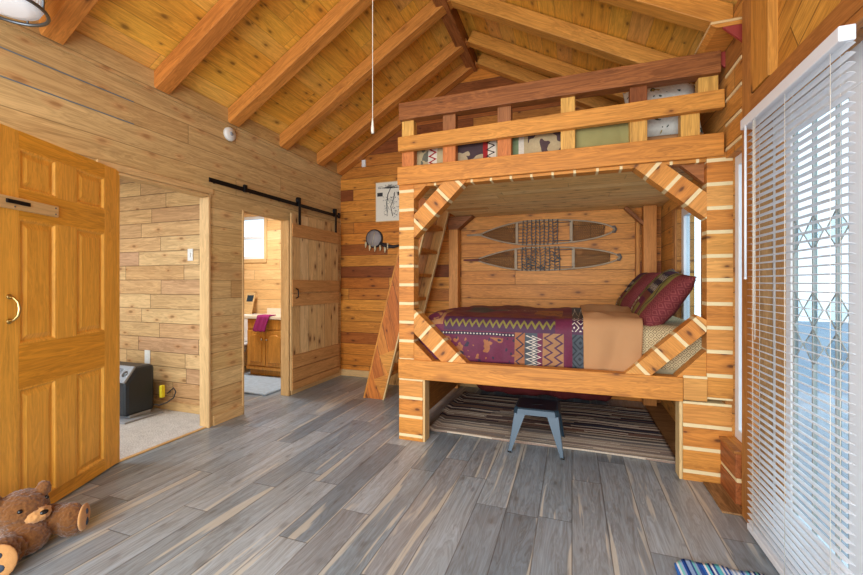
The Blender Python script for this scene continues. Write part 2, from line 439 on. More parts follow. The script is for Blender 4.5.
def patches(name, base, rects, rough=.85, noisebump=.3):
    """cloth printed with rectangles/zigzags in UV metres: (kind,u0,u1,v0,v1,color,extra)"""
    t = NT(name, rough, .15); U = t.coord(uv=True); u, v = U[0], U[1]
    u = t.ma('ADD', u, t.ma('MULTIPLY', t.ma('SUBTRACT', t.noise(t.xyz(u, v, 0.), 4, 2), .5), .012))
    def box(u0, u1, v0, v1):
        a = t.ma('MULTIPLY', t.ma('GREATER_THAN', u, u0), t.ma('LESS_THAN', u, u1))
        b = t.ma('MULTIPLY', t.ma('GREATER_THAN', v, v0), t.ma('LESS_THAN', v, v1))
        return t.ma('MULTIPLY', a, b)
    n = t.noise(t.xyz(u, v, 0.), 60, 2)
    col = srgb(*base)
    for r in rects:
        kind, u0, u1, v0, v1, c = r[:6]
        m = box(u0, u1, v0, v1)
        if kind == 'zigu':    # zigzag running along u
            p, w = r[6], r[7]; mid = (v0+v1)/2; amp = (v1-v0)/2*.7
            tri = t.ma('MULTIPLY', t.ma('SUBTRACT', t.ma('ABSOLUTE', t.ma('SUBTRACT', t.ma('MULTIPLY', t.ma('FRACT', t.ma('DIVIDE', u, p)), 2.), 1.)), .5), amp*2)
            m = t.ma('MULTIPLY', m, t.ma('LESS_THAN', t.ma('ABSOLUTE', t.ma('SUBTRACT', t.ma('SUBTRACT', v, mid), tri)), w))
        elif kind == 'zigv':
            p, w = r[6], r[7]; mid = (u0+u1)/2; amp = (u1-u0)/2*.7
            tri = t.ma('MULTIPLY', t.ma('SUBTRACT', t.ma('ABSOLUTE', t.ma('SUBTRACT', t.ma('MULTIPLY', t.ma('FRACT', t.ma('DIVIDE', v, p)), 2.), 1.)), .5), amp*2)
            m = t.ma('MULTIPLY', m, t.ma('LESS_THAN', t.ma('ABSOLUTE', t.ma('SUBTRACT', t.ma('SUBTRACT', u, mid), tri)), w))
        elif kind == 'dots':
            p, w = r[6], r[7]; mid = (v0+v1)/2
            du = t.ma('MULTIPLY', t.ma('SUBTRACT', t.ma('FRACT', t.ma('DIVIDE', u, p)), .5), p)
            m = t.ma('MULTIPLY', m, t.ma('LESS_THAN', t.ma('ADD', t.ma('ABSOLUTE', du), t.ma('ABSOLUTE', t.ma('SUBTRACT', v, mid))), w))
        elif kind == 'diam':
            p, w = r[6], r[7]
            du = t.ma('ABSOLUTE', t.ma('SUBTRACT', t.ma('FRACT', t.ma('DIVIDE', u, p)), .5)); dv = t.ma('ABSOLUTE', t.ma('SUBTRACT', t.ma('FRACT', t.ma('DIVIDE', v, p)), .5))
            q = t.ma('FRACT', t.ma('MULTIPLY', t.ma('ADD', du, dv), 3.))
            m = t.ma('MULTIPLY', m, t.ma('LESS_THAN', q, w))
        elif kind == 'blob':   # rough animal-like spots
            s_, th = r[6], r[7]
            m = t.ma('MULTIPLY', m, t.ma('GREATER_THAN', t.noise(t.xyz(u, v, .3), s_, 1), th))
        col = t.mix(m, col, srgb(*c))
    n3 = t.noise(t.xyz(u, v, 0.), 9, 3)
    f = t.ma('ADD', .55, t.ma('ADD', t.ma('MULTIPLY', n, .36), t.ma('MULTIPLY', n3, .5)))
    t.bump(n, noisebump, .002)
    return t.base(t.mix(1., col, t.xyz(f, f, f), 'MULTIPLY'))

MAG, TAN, OLV, DK, ORG, GRY, CRM, BRN, PUR = (98, 40, 62), (150, 108, 72), (122, 112, 58), (50, 42, 58), (146, 92, 58), (66, 72, 78), (206, 194, 176), (112, 62, 52), (74, 44, 66)
# u: metres from the foot end, v: metres down from the front top edge (negative = on top)
M['quilt'] = patches('lodge print quilt', MAG, rough=.5, rects=[
    ('rect', 0, 1.4, -2, -.95, (84, 38, 58)), ('rect', .25, .62, -.9, -.45, GRY), ('rect', .62, .9, -1.1, -.4, MAG), ('zigu', .62, .9, -.9, -.7, CRM, .09, .014),
    ('rect', .9, 1.12, -.8, -.3, ORG), ('zigu', .9, 1.12, -.65, -.5, DK, .06, .014), ('rect', 1.12, 1.2, -2, -.3, MAG), ('rect', 1.2, 1.45, -1.2, -.3, GRY), ('zigu', 1.2, 1.45, -.9, -.4, CRM, .05, .02),
    ('rect', .2, 1.2, -.34, -.12, BRN), ('blob', .2, 1.2, -.3, -.14, MAG, 9, .52), ('rect', .02, .19, -.36, -.04, TAN), ('rect', .045, .165, -.3, -.08, MAG), ('blob', .04, .17, -.3, -.08, TAN, 24, .6),
    ('rect', .2, 1.08, -.11, .0, PUR), ('zigu', .2, 1.08, -.085, -.025, OLV, .055, .013), ('rect', .06, .78, .01, .035, DK), ('dots', .06, .78, .01, .035, CRM, .026, .007),
    ('blob', .08, .78, .05, .22, ORG, 15, .62), ('blob', .08, .78, .04, .24, DK, 21, .67), ('rect', .06, .78, .245, .265, DK), ('dots', .06, .78, .245, .265, CRM, .026, .007),
    ('rect', .78, .86, .0, .4, ORG), ('zigv', .78, .86, .0, .4, DK, .09, .008), ('rect', .86, .95, .0, .4, GRY), ('zigv', .86, .95, .02, .4, CRM, .045, .008), ('zigv', .90, .99, .02, .4, CRM, .045, .006),
    ('rect', .99, 1.14, .0, .4, TAN), ('zigv', .99, 1.07, .0, .4, PUR, .07, .01), ('zigv', 1.07, 1.14, .0, .4, PUR, .07, .01), ('rect', 1.14, 1.2, -.2, .4, MAG),
    ('rect', 1.2, 1.6, .0, .4, GRY), ('diam', 1.2, 1.6, .0, .4, (40, 46, 52), .12, .35), ('rect', 1.2, 1.6, -.25, .0, PUR), ('diam', 1.2, 1.6, -.22, -.02, CRM, .09, .25)])
M['shamprint'] = patches('lodge print pillow cover', (104, 44, 60), [
    ('rect', .0, .12, -1, 1, PUR), ('zigv', .0, .12, -1, 1, OLV, .06, .01), ('rect', .12, .2, -1, 1, OLV), ('zigv', .12, .2, -1, 1, DK, .09, .008),
    ('rect', .2, .42, .34, .5, PUR), ('rect', .2, .42, .2, .34, DK), ('zigu', .2, .42, .28, .33, CRM, .03, .006), ('zigu', .2, .42, .21, .26, CRM, .03, .006),
    ('rect', .2, .42, .0, .2, BRN), ('rect', .23, .38, .02, .16, MAG), ('rect', .26, .35, .04, .12, OLV), ('blob', .1, .22, .0, .14, CRM, 40, .56),
    ('rect', .42, .5, -1, 1, OLV), ('zigv', .42, .5, -1, 1, DK, .2, .006), ('rect', .5, 1, -1, 1, (106, 44, 48)), ('diam', .5, 1, -1, 1, (128, 70, 66), .045, .3)])
M['weave'] = patches('beige lattice sheet', (196, 176, 136), [('diam', -9, 9, -9, 9, (112, 92, 64), .05, .3)])
M['topquilt'] = patches('hunting lodge comforter', (176, 156, 118), [
    ('blob', 0, .18, -9, 9, (104, 100, 84), 12, .5), ('rect', .17, .25, -9, 9, CRM), ('zigv', .17, .25, -9, 9, (150, 30, 40), .05, .012),
    ('rect', .34, .42, -9, 9, CRM), ('dots', .34, .42, -9, 9, (150, 30, 40), .04, .02), ('rect', .42, .64, -9, 9, (74, 58, 60)), ('blob', .42, .64, -9, 9, (168, 148, 116), 11, .56), ('rect', .64, .68, -9, 9, (150, 40, 40)), ('rect', .68, .74, -9, 9, CRM), ('zigv', .66, .74, -9, 9, (40, 30, 30), .05, .009),
    ('rect', .84, .92, -9, 9, (116, 130, 96)), ('rect', .92, .96, -9, 9, CRM), ('dots', .92, .96, -9, 9, (150, 30, 40), .04, .02), ('rect', .99, 1.4, -9, 9, (84, 66, 66)), ('blob', .99, 1.4, -9, 9, (176, 156, 120), 10, .5)])
M['floral'] = patches('white floral pillowcase', (222, 220, 208), [('blob', -9, 9, -9, 9, (70, 84, 72), 26, .66), ('blob', -9, .3, -9, 9, (170, 150, 90), 19, .7)])
def uvmesh(name, f, nu, nv, mats, parent=None, thick=.02, uvf=None, sub=0, M_=None):
    """grid surface f(i/nu, j/nv) -> point, with UV from uvf; solidified"""
    me = bpy.data.meshes.new(name); vs = []; fs = []
    for j in range(nv+1):
        for i in range(nu+1): vs.append(V(f(i/nu, j/nv)))
    for j in range(nv):
        for i in range(nu): fs.append((j*(nu+1)+i, j*(nu+1)+i+1, (j+1)*(nu+1)+i+1, (j+1)*(nu+1)+i))
    if M_ is None:
        o = V((sum(v.x for v in vs)/len(vs), sum(v.y for v in vs)/len(vs), min(v.z for v in vs)))
        W = Matrix.Translation(o); vs = [v-o for v in vs]
    else: W = M_
    me.from_pydata(vs, [], fs)
    uv = me.uv_layers.new(name='UVMap')
    for p in me.polygons:
        p.use_smooth = True
        for li in p.loop_indices:
            vi = me.loops[li].vertex_index; i, j = vi % (nu+1), vi//(nu+1)
            uv.data[li].uv = uvf(i/nu, j/nv)
    for m in (mats if isinstance(mats, (list, tuple)) else [mats]): me.materials.append(m)
    ob = bpy.data.objects.new(name, me); link(ob, parent, W)
    if thick:
        m = ob.modifiers.new('solid', 'SOLIDIFY'); m.thickness = thick; m.offset = -1
    if sub:
        m = ob.modifiers.new('sub', 'SUBSURF'); m.levels = sub; m.render_levels = sub
    return ob

# ------------------------------------------------------------------ room dimensions (metres; camera stands at x=0, y=0)
XL, XR, YB = -3.08, .93, 4.86
ZL, ZR = 2.79, 2.85
LS, RS = .594, .556
XRI = -1.09; ZRI = ZL+LS*(XRI-XL)
RD = .15
Y0 = -.9

def structure(name, mb, mat, **k):
    o = mb.build(name, mat, keep=True, **k); o['kind'] = 'structure'; return o

def wall_cells(axis, t0, t1, a0, a1, z0, z1, holes):
    """wall slab normal to axis, with rectangular holes (a0,a1,z0,z1)"""
    mb = MB()
    A = sorted(set([a0, a1] + [h[0] for h in holes] + [h[1] for h in holes]))
    for p, q in zip(A, A[1:]):
        m = (p+q)/2; zs = [(z0, z1)]
        for h in holes:
            if h[0] <= m <= h[1]:
                nz = []
                for s_, e in zs:
                    if h[2] > s_: nz.append((s_, min(h[2], e)))
                    if h[3] < e: nz.append((max(h[3], s_), e))
                zs = nz
        for s_, e in zs:
            if e-s_ < 1e-4: continue
            if axis == 'x': mb.box((t0, p, s_), (t1, q, e))
            else: mb.box((p, t0, s_), (q, t1, e))
    return mb

# floor: planks in the big room and the bathroom; carpet in the side room
structure('floor', MB().box((XL-.14, Y0, -.08), (1.07, 5.05, 0)).box((-6., 3.0, -.08), (XL-.14, 5.05, 0)), M['floor'])
structure('floor_carpet', MB().box((-6., -.6, -.08), (XL-.033, 2.92, .012)), M['carpet'])
structure('wall_left', wall_cells('x', XL-.10, XL, Y0, YB, 0, 2.93, [(1.86, 2.70, 0, 2.09), (3.08, 3.78, 0, 2.02)]), M['wall_left'])
bw = MB().prism([(XL-.14, 0), (1.07, 0), (1.07, 2.98), (XRI, ZRI+.3), (XL-.14, 2.9)], 'y', YB, YB+.12)
structure('wall_back', bw, M['wall_back'])
structure('wall_right', wall_cells('x', XR, XR+.14, 2.40, YB, 0, 2.98, [(2.40, 2.645, 0, 2.20), (2.775, 3.035, .32, 2.10), (3.50, 4.28, .75, 1.99)]), M['wall_right'])
structure('wall_right_gable_boards', wall_cells('x', XR, XR+.14, Y0, 2.40, 2.20, 2.98, []), M['diag'])
structure('wall_right_door_end', wall_cells('x', XR, XR+.14, Y0, 1.45, 0, 2.20, []), M['wall_right'])

# ceiling: two sloped board fields on top of the rafters
def slope_field(name, x0, z0, x1, z1):
    mb = MB().prism([(x0, z0), (x1, z1), (x1, z1+.04), (x0, z0+.04)], 'y', Y0, YB+.1)
    return structure(name, mb, M['ceil'])
slope_field('ceiling_left_slope', XL-.16, ZL+RD+.01-.16*LS, XRI, ZRI+RD+.01)
slope_field('ceiling_right_slope', 1.09, ZR+RD+.01-.16*RS, XRI, ZRI+RD+.01)
mb = MB()
mb.box((XL, Y0, ZL), (XL+.02, YB, ZL+RD+.01))
structure('trim_left_frieze', mb, M['wall_left'])

# rafters
RY = [1.54, 2.245, 2.95, 3.65, 4.33, 4.79]
wordsL = ['beside the caged ceiling light', 'foot above the six-panel door', 'foot beside the white smoke detector',
          'crossing above the black barn door track', 'second from the back wall', 'running flat along the back wall']
wordsR = ['nearest of all, over the blinds', 'in front of the corner shelf', 'foot behind the corner shelf', 'third from the back wall',
          'second from the back wall', 'running flat along the back wall']
for y, wl, wr in zip(RY, wordsL, wordsR):
    xa = XRI-.03; zoff = RD/2*1.0
    nL = V((-LS, 0, 1)).normalized()
    o = lumber('ceiling_rafter', V((XL, y, ZL+RD/2)), V((xa, y, ZL+LS*(xa-XL)+RD/2)), .115, RD/math.sqrt(1+LS*LS), M['rafter'], up=(0, 0, 1), cuts=[((XL+.002, y, 0), (-1, 0, 0))])
    tag(o, 'brown rafter of the left roof slope, ' + wl, 'rafter', 'rafters of the left roof slope')
    xb = XRI+.03
    o = lumber('ceiling_rafter', V((XR, y, ZR+RD/2)), V((xb, y, ZR+RS*(XR-xb)+RD/2)), .115, RD/math.sqrt(1+RS*RS), M['rafter_r'], up=(0, 0, 1), cuts=[((XR-.002, y, 0), (1, 0, 0))])
    tag(o, 'light orange rafter of the right roof slope, ' + wr, 'rafter', 'rafters of the right roof slope')
o = lumber('ridge_beam', (-1.17, Y0, 4.02), (-1.17, YB-.005, 4.02), .115, .17, M['ridge'])
tag(o, 'dark brown ridge beam along the peak of the ceiling', 'beam')

# ------------------------------------------------------------------ left wall trim
def trim(name, p0, p1, w, h, m='trim', **k):
    o = lumber(name, p0, p1, w, h, M[m], **k); o['kind'] = 'structure'; return o
# doorway one (to the carpeted room)
trim('trim_1', (XL-.035, 2.69, 0), (XL-.035, 2.69, 2.07), .11, .022)
trim('trim_2', (XL-.045, 1.86, 2.085), (XL-.045, 2.70, 2.085), .11, .02)
trim('trim_3', (XL+.008, 1.80, 2.125), (XL+.008, 2.735, 2.125), .016, .05)
trim('trim_4', (XL+.004, 2.706, 0), (XL+.004, 2.706, 2.10), .012, .010, 'trim')
trim('trim_5', (XL-.02, 1.87, .006), (XL-.02, 2.70, .006), .03, .012)
# doorway two (bathroom)
trim('trim_6', (XL-.045, 3.765, 0), (XL-.045, 3.765, 2.02), .11, .03)
trim('trim_7', (XL-.045, 3.09, 0), (XL-.045, 3.09, 2.02), .11, .02)
for i_, z_ in ((20, 2.648), (21, 2.483)): trim('trim_%d' % i_, (XL+.003, .4, z_), (XL+.003, 2.05, z_), .006, .008, 'caulk')
trim('baseboard_left', (XL+.008, 2.74, .045), (XL+.008, 3.08, .045), .016, .09)
trim('baseboard_left_rear', (XL+.008, 3.80, .045), (XL+.008, YB, .045), .016, .09)
trim('baseboard_back', (XL+.01, YB-.008, .045), (-1.0, YB-.008, .045), .016, .09)

# ------------------------------------------------------------------ side rooms
structure('wall_side_room_back', wall_cells('y', 2.92, 3.0, -6., XL-.10, 0, 2.45, []), M['wall_room'])
structure('wall_bath_front', wall_cells('y', 3.0, 3.05, -6., XL-.10, 0, 2.45, []), M['wall_bath'])
structure('wall_side_room_left', wall_cells('x', -6.1, -6., -.6, 5.05, 0, 2.45, [(.4, 2.0, .8, 2.0)]), M['wall_room'])
structure('wall_bath_back', wall_cells('y', YB, YB+.12, -6., XL-.10, 0, 2.45, [(-5.1, -4.42, 1.67, 2.33)]), M['wall_bath'])
structure('ceiling_side_rooms', MB().box((-6.1, -.6, 2.45), (XL-.10, 5.05, 2.5)), M['white'])
trim('baseboard_side_room', (-6., 2.912, .055), (XL-.10, 2.912, .055), .016, .085)

def window(name, axis, t, a0, a1, z0, z1, fw=.045, mid=None, depth=.05, frame='vinyl'):
    """glazed window filling a hole, built as frame + sash + pane"""
    root = thing(name, None, None, ((t, (a0+a1)/2, z0) if axis == 'x' else ((a0+a1)/2, t, z0)), kind='structure')
    def bx(mb, p, q, r, s_, d=depth):
        if axis == 'x': mb.box((t-d/2, p, r), (t+d/2, q, s_))
        else: mb.box((p, t-d/2, r), (q, t+d/2, s_))
    mb = MB(); bx(mb, a0, a1, z0, z0+fw); bx(mb, a0, a1, z1-fw, z1); bx(mb, a0, a0+fw, z0+fw, z1-fw); bx(mb, a1-fw, a1, z0+fw, z1-fw)
    mb.build('window_frame', M[frame], root, bevel=.003)
    if mid:
        mb = MB(); bx(mb, a0+fw, a1-fw, mid-.02, mid+.02, depth*.8); mb.build('sash_rail', M[frame], root, bevel=.003)
    mb = MB(); bx(mb, a0+fw, a1-fw, z0+fw, z1-fw, .006); mb.build('pane', M['glass'], root)
    return root
window('window_1', 'y', YB+.05, -5.1, -4.42, 1.67, 2.33, mid=2.0)
trim('trim_9', (-5.15, YB-.008, 1.64), (-4.38, YB-.008, 1.64), .016, .06, 'trim')
trim('trim_10', (-4.395, YB-.008, 1.66), (-4.395, YB-.008, 2.36), .05, .016, 'trim')
window('window_2', 'x', XR+.06, 3.50, 4.28, .75, 1.99, fw=.075, mid=None)
trim('trim_11', (XR-.01, 4.33, .72), (XR-.01, 4.33, 2.08), .02, .10, 'trim_dark', up=(0, 1, 0))
trim('trim_12', (XR-.01, 3.46, 2.03), (XR-.01, 4.28, 2.03), .02, .08, 'trim_dark')
window('window_3', 'x', XR+.085, 2.775, 3.035, .32, 2.10, fw=.06, depth=.07)
window('added_window_4', 'x', -6.05, .4, 2.0, .8, 2.0, mid=1.4)  # unseen opening, added to let daylight into the carpeted room

# ------------------------------------------------------------------ right wall details
trim('trim_13', (XR-.018, 2.605, 0), (XR-.018, 2.605, 2.86), .036, .125, 'post', up=(0, 1, 0))
trim('trim_14', (XR-.02, 2.44, 2.30), (XR-.02, 2.44, 2.86), .044, .195, 'post2', up=(0, 1, 0))
trim('trim_15', (XR-.02, Y0, 2.245), (XR-.02, 2.54, 2.245), .046, .085, 'trim_dark')
trim('trim_16', (XR-.02, Y0, 2.185), (XR-.02, 2.54, 2.185), .034, .035, 'trim_dark')
trim('trim_17', (XR+.07, 2.62, 0), (XR+.07, 2.62, 2.2), .14, .05, 'bark', up=(0, 1, 0))
# low log ledge under the narrow window and log chinking above it
mb = MB(); mb.box((.900, 2.775, .16), (XR, 3.03, .30)); mb.box((.900, 2.775, 0), (XR, 3.03, .135))
mb.box((.905, 2.775, .135), (XR, 3.03, .16), 1); mb.box((.892, 2.775, .30), (XR+.02, 3.03, .318), 2)
o = mb.build('trim_18', [wood('low log wood', [(150, 86, 46), (160, 94, 52)], 1, knots=.5, grain=.4), M['chink'], M['trim_dark']], bevel=.003); o['kind'] = 'structure'
mb = MB()
for z in (2.14, 2.295, 2.45, 2.605):
    mb.box((XR-.006, 2.775, z), (XR+.01, 3.02, z+.018))
o = mb.build('trim_19', M['chink']); o['kind'] = 'structure'
trim('baseboard_right', (XR-.07, 2.66, .006), (XR-.07, 3.02, .006), .12, .012, 'floorplate')

# glazed door with leaded diamonds behind the blinds
g = thing('door_3', 'glazed exterior door with leaded glass diamonds behind white blinds', None, (1.0, 2.05, 0), kind='structure')
mb = MB()
mb.box((.98, 1.72, .03), (1.02, 2.50, .20)); mb.box((.98, 1.72, 2.02), (1.02, 2.50, 2.17)); mb.box((.98, 1.72, .20), (1.02, 1.93, 2.02))
mb.box((.985, 2.36, .20), (1.015, 2.41, 2.02))
mb.build('door_frame', M['vinyl'], g, bevel=.004)
MB().box((.98, 2.41, .20), (1.02, 2.50, 2.02)).build('stile', M['bark'], g, bevel=.003)
MB().box((1.0, 2.505, .03), (1.03, 2.585, 2.18)).build('weather_strip', M['pad'], g, bevel=.004)
MB().box((.99, 2.537, .03), (1.0, 2.552, 2.18)).build('weather_strip', M['white'], g)
MB().box((.997, 1.93, .20), (1.003, 2.36, 2.02)).build('pane', M['glass'], g)
ccy = (2.03, 2.195, 2.35)
for y in (1.95,)+ccy:
    MB().box((.992, y-.004, .20), (1.008, y+.004, 2.02)).build('lead_bar', M['came'], g)
for zc in (1.52, 1.185, 1.02):
    for y in ccy:
        hw, hh = .074, .078
        P = [(y, zc+hh), (y+hw, zc), (y, zc-hh), (y-hw, zc)]
        MB().tube([(.995, p[0], p[1]) for p in P], .0032, 6, closed=True).build('diamond_came', M['came'], g)
        MB().prism([(p[0], p[1]) for p in P], 'x', .9945, .9965).build('bevelled_diamond', M['glass2'], g)

# venetian blinds
bl = thing('venetian_blinds', 'white venetian blinds hanging open over the glazed door on the right', 'blinds', (.885, 2.2, 0))
by0, by1 = 1.715, 2.515
MB().box((.845, by0, 2.112), (.892, by1+.03, 2.165)).build('headrail', M['slat'], bl, bevel=.004)
mb = MB(); n = 61; pitch = (2.105-.06)/n
for k in range(n+1):
    z = .06+pitch*k; T = Matrix.Translation((.878, 0, z)) @ Matrix.Rotation(math.radians(10), 4, 'Y')
    pts = [(-.0125, -.0016), (-.006, .0006), (0, .0012), (.006, .0006), (.0125, -.0016)]
    for (xa, za), (xb, zb) in zip(pts, pts[1:]):
        q = [T @ V(p) for p in ((xa, by0, za), (xb, by0, zb), (xb, by1, zb), (xa, by1, za), (xa, by0, za-.0009), (xb, by0, zb-.0009), (xb, by1, zb-.0009), (xa, by1, za-.0009))]
        mb._add(q, [(0, 1, 2, 3), (7, 6, 5, 4), (0, 4, 5, 1), (1, 5, 6, 2), (2, 6, 7, 3), (3, 7, 4, 0)], 0, False)
mb.build('slats', M['slat'], bl)
MB().box((.864, by0, .012), (.892, by1, .045)).build('bottom_rail', M['slat'], bl, bevel=.004)
for y in (1.80, 2.12, 2.44):
    MB().tube([(.864, y, .04), (.864, y, 2.12)], .0012, 5).tube([(.892, y, .04), (.892, y, 2.12)], .0012, 5).build('ladder_cord', M['string'], bl)
MB().tube([(.848, 2.485, 1.33), (.848, 2.485, 2.12)], .006, 8).ball((.848, 2.485, 1.325), .007, seg=10).build('tilt_wand', M['vinyl'], bl)
MB().tube([(.853, 2.40, 1.10), (.853, 2.40, 2.12)], .0018, 5).tube([(.853, 2.385, 1.02), (.853, 2.385, 2.12)], .0018, 5).build('lift_cord', M['string'], bl)

# outdoors
structure('ground', MB().box((-14, -14, -1.2), (30, 30, -1.0)), M['snow'])
structure('deck', MB().box((1.10, -1.5, -.25), (3.6, 6.2, -.06)), M['deck'])
rail = thing('deck_railing', 'porch railing with square posts beyond the glazed door', 'railing', (3.5, 2.3, -.06))
for y in (-.4, 1.1, 2.6, 4.1, 5.6): MB().box((3.44, y, -.06), (3.54, y+.1, .95)).build('post', M['bark'], rail)
MB().box((3.42, -.5, .95), (3.56, 5.8, 1.0)).box((3.47, -.5, .10), (3.51, 5.8, .15)).build('top_rail', M['bark'], rail)
mb = MB()
for k in range(44): mb.box((3.475, -.4+k*.14, .15), (3.505, -.365+k*.14, .95))
mb.build('pickets', M['bark'], rail)
pp = thing('porch_post', 'tan square porch post outside beyond the left side of the blinds', 'post', (1.9, 5.3, -.06))
lumber('shaft', (1.9, 5.3, -.06), (1.9, 5.3, 2.9), .16, .16, M['bark'], pp)
lumber('shaft_cap', (1.9, 5.3, 2.75), (1.9, 5.3, 2.9), .2, .2, M['bark'], pp)
for sx, sy, h, lab in ((-9, 13, 3.6, 'pale green tree behind the bathroom window'), (9, 5, 2.2, 'bushy blue-green tree nearest the porch'), (10, 12, 3.4, 'tall blue-green tree at the far side'), (13, 8.5, 1.6, 'low blue-green tree between the others')):
    tr = thing('tree', lab, 'tree', (sx, sy, -1), group='trees beyond the porch')
    MB().tube([(sx, sy, -1), (sx, sy, h*.3)], .12).build('trunk', M['bark'], tr)
    mb = MB()
    for k in range(16):
        a = random.uniform(0, 6.28); r = random.uniform(0, .9); zz = random.uniform(-.4, h*.6)
        mb.ball((sx+math.cos(a)*r, sy+math.sin(a)*r, zz), (.7, .7, .6), seg=10)
    mb.build('crown', M['leaf'], tr)

# ------------------------------------------------------------------ six-panel door, swung back against the left wall
dA = math.atan2(-.918, .404)
DM = Matrix.Translation((XL+.005, 1.95, 0)) @ Matrix.Rotation(dA, 4, 'Z')     # local +X runs from hinge edge to handle edge, visible face is local +Y side
d1 = bpy.data.objects.new('door_1', None); link(d1, None, DM)
tag(d1, 'honey-coloured six-panel wooden door standing open on the left', 'door', kind='structure')
dw, dh, dt = .90, 2.11, .036
fy = 0.0  # visible face plane at local y = 0, body behind
def dbox(x0, x1, z0, z1, m, name, y0=-dt, y1=0.):
    L = MB().box((0, y0, -(z1-z0)/2), (x1-x0, y1, (z1-z0)/2))
    return L.build(name, m, d1, M=DM @ Matrix.Translation((x0, 0, (z0+z1)/2)), bevel=.003)
SX = [(0, .145), (.757, .90)]
ZR_ = [(.012, .09), (.735, .97), (1.645, 1.80), (2.02, dh)]
for x0, x1 in SX: dbox(x0, x1, .012, dh, M['door'], 'stile')
for z0, z1 in ZR_:
    MB().box((0, -dt, -(z1-z0)/2), (.757-.145, -.0005, (z1-z0)/2)).build('rail', M['door_rail'], d1, M=DM @ Matrix.Translation((.145, 0, (z0+z1)/2)))
for (za, zb) in ((.09, .735), (.97, 1.645), (1.80, 2.02)):
    dbox(.385, .525, za, zb, M['door'], 'mullion', y1=-.0005)
    for xa, xb in ((.145, .385), (.525, .757)):
        w_, h_ = xb-xa, zb-za; mb = MB()
        L0 = [(0, 0), (w_, 0), (w_, h_), (0, h_)]
        def ring(i, y): return [V((i, y, i)), V((w_-i, y, i)), V((w_-i, y, h_-i)), V((i, y, h_-i))]
        R = [ring(0, -.001), ring(.008, -.001), ring(.018, -.013), ring(.026, -.013), ring(.05, -.004)]
        vs = [q for r in R for q in r]; fs = []
        for r in range(len(R)-1):
            for k in range(4): fs.append((r*4+k, r*4+(k+1) % 4, (r+1)*4+(k+1) % 4, (r+1)*4+k))
        fs.append(tuple(range(len(R)*4-4, len(R)*4)))
        mb._add(vs, fs); mb.box((0, -dt+.002, 0), (w_, -.016, h_))
        mb.build('panel', M['door'], d1, M=DM @ Matrix.Translation((xa, 0, za)))
hz = 1.165; hx = .81
mb = MB()
mb.tube([(hx, .0, hz+.062), (hx, .022, hz+.058), (hx-.004, .040, hz+.035), (hx-.006, .045, hz), (hx-.004, .040, hz-.035), (hx, .022, hz-.058), (hx, 0, hz-.062)], .006, 8, rs=[.009, .006, .0065, .008, .0065, .006, .009])
mb.lathe([(0, 0), (.015, 0), (.013, .005), (0, .006)], Matrix.Translation((hx, 0, hz+.064)) @ Matrix.Rotation(-PI/2, 4, 'X')).lathe([(0, 0), (.015, 0), (.013, .005), (0, .006)], Matrix.Translation((hx, 0, hz-.064)) @ Matrix.Rotation(-PI/2, 4, 'X'))
o = mb.build('door_handle', M['brass'], d1, M=DM); o['label'] = 'curved brass pull handle'
lat = MB().box((.535, 0, 1.685), (.98, .02, 1.748)).build('latch_board', M['palewood'], d1, M=DM, bevel=.003); lat['label'] = 'pale wooden latch board screwed across the door'
MB().box((.72, .02, 1.712), (.85, .028, 1.732)).build('slide_bolt', M['black'], lat, M=DM, bevel=.002)
mb = MB()
for x, z in ((.555, 1.700), (.555, 1.735), (.80, 1.698)): mb.lathe([(0, 0), (.005, 0), (.004, .002), (0, .002)], DM.inverted() @ DM @ Matrix.Translation((x, .02, z)) @ Matrix.Rotation(-PI/2, 4, 'X'), 10)
mb.build('screws', M['zinc'], lat, M=DM)

# ------------------------------------------------------------------ sliding barn door and its track
bx0, bx1 = XL+.035, XL+.075
ya, yb = 3.745, 4.71
d2 = thing('door_2', 'sliding barn door of pale cedar boards hanging from a black track', 'door', (XL+.055, (ya+yb)/2, .06), kind='structure')
MB().box((bx0, ya, .07), (bx1-.02, yb, 2.10)).build('board_panel', M['barn_v'], d2, M=None)
for z0, z1, nm in ((1.83, 1.985, 'top_rail'), (1.185, 1.335, 'middle_rail'), (1.03, 1.18, 'middle_rail'), (.32, .47, 'bottom_rail'), (.165, .315, 'bottom_rail'), (.07, .16, 'bottom_rail')):
    lumber(nm, (bx1-.012, ya, (z0+z1)/2), (bx1-.012, yb, (z0+z1)/2), .024, z1-z0-.003, M['barn_h'], d2, bevel=.003)
lumber('edge_strip', (bx1-.02, ya+.006, .07), (bx1-.02, ya+.006, 2.10), .035, .012, M['palewood'], d2, up=(1, 0, 0))
mb = MB().tube([(bx1, ya+.055, 1.235), (bx1+.03, ya+.055, 1.225), (bx1+.036, ya+.055, 1.18), (bx1+.03, ya+.055, 1.135), (bx1, ya+.055, 1.125)], .007, 8)
mb.build('door_handle', M['black'], d2)
for y in (3.865, 4.62):
    sp = MB().box((bx1-.002, y-.02, 1.98), (bx1+.006, y+.02, 2.30)).build('hanger_strap', M['black'], d2, bevel=.002)
    MB().lathe([(0, 0), (.038, 0), (.038, .012), (.03, .014), (.03, .020), (0, .020)], Matrix.Translation((bx1-.028, y, 2.268)) @ Matrix.Rotation(PI/2, 4, 'Y'), 20).build('wheel', M['black'], sp)
tk = thing('barn_door_track', 'black flat iron rail mounted over the bathroom doorway', 'track', (XL, 3.7, 2.2))
MB().box((bx1-.022, 2.65, 2.195), (bx1-.012, 4.74, 2.235)).build('rail_bar', M['black'], tk, bevel=.002)
for y in (2.75, 3.18, 3.6, 4.2, 4.68): MB().lathe([(0, 0), (.010, 0), (.010, .055), (0, .055)], Matrix.Translation((XL, y, 2.215)) @ Matrix.Rotation(PI/2, 4, 'Y'), 10).build('standoff', M['black'], tk)
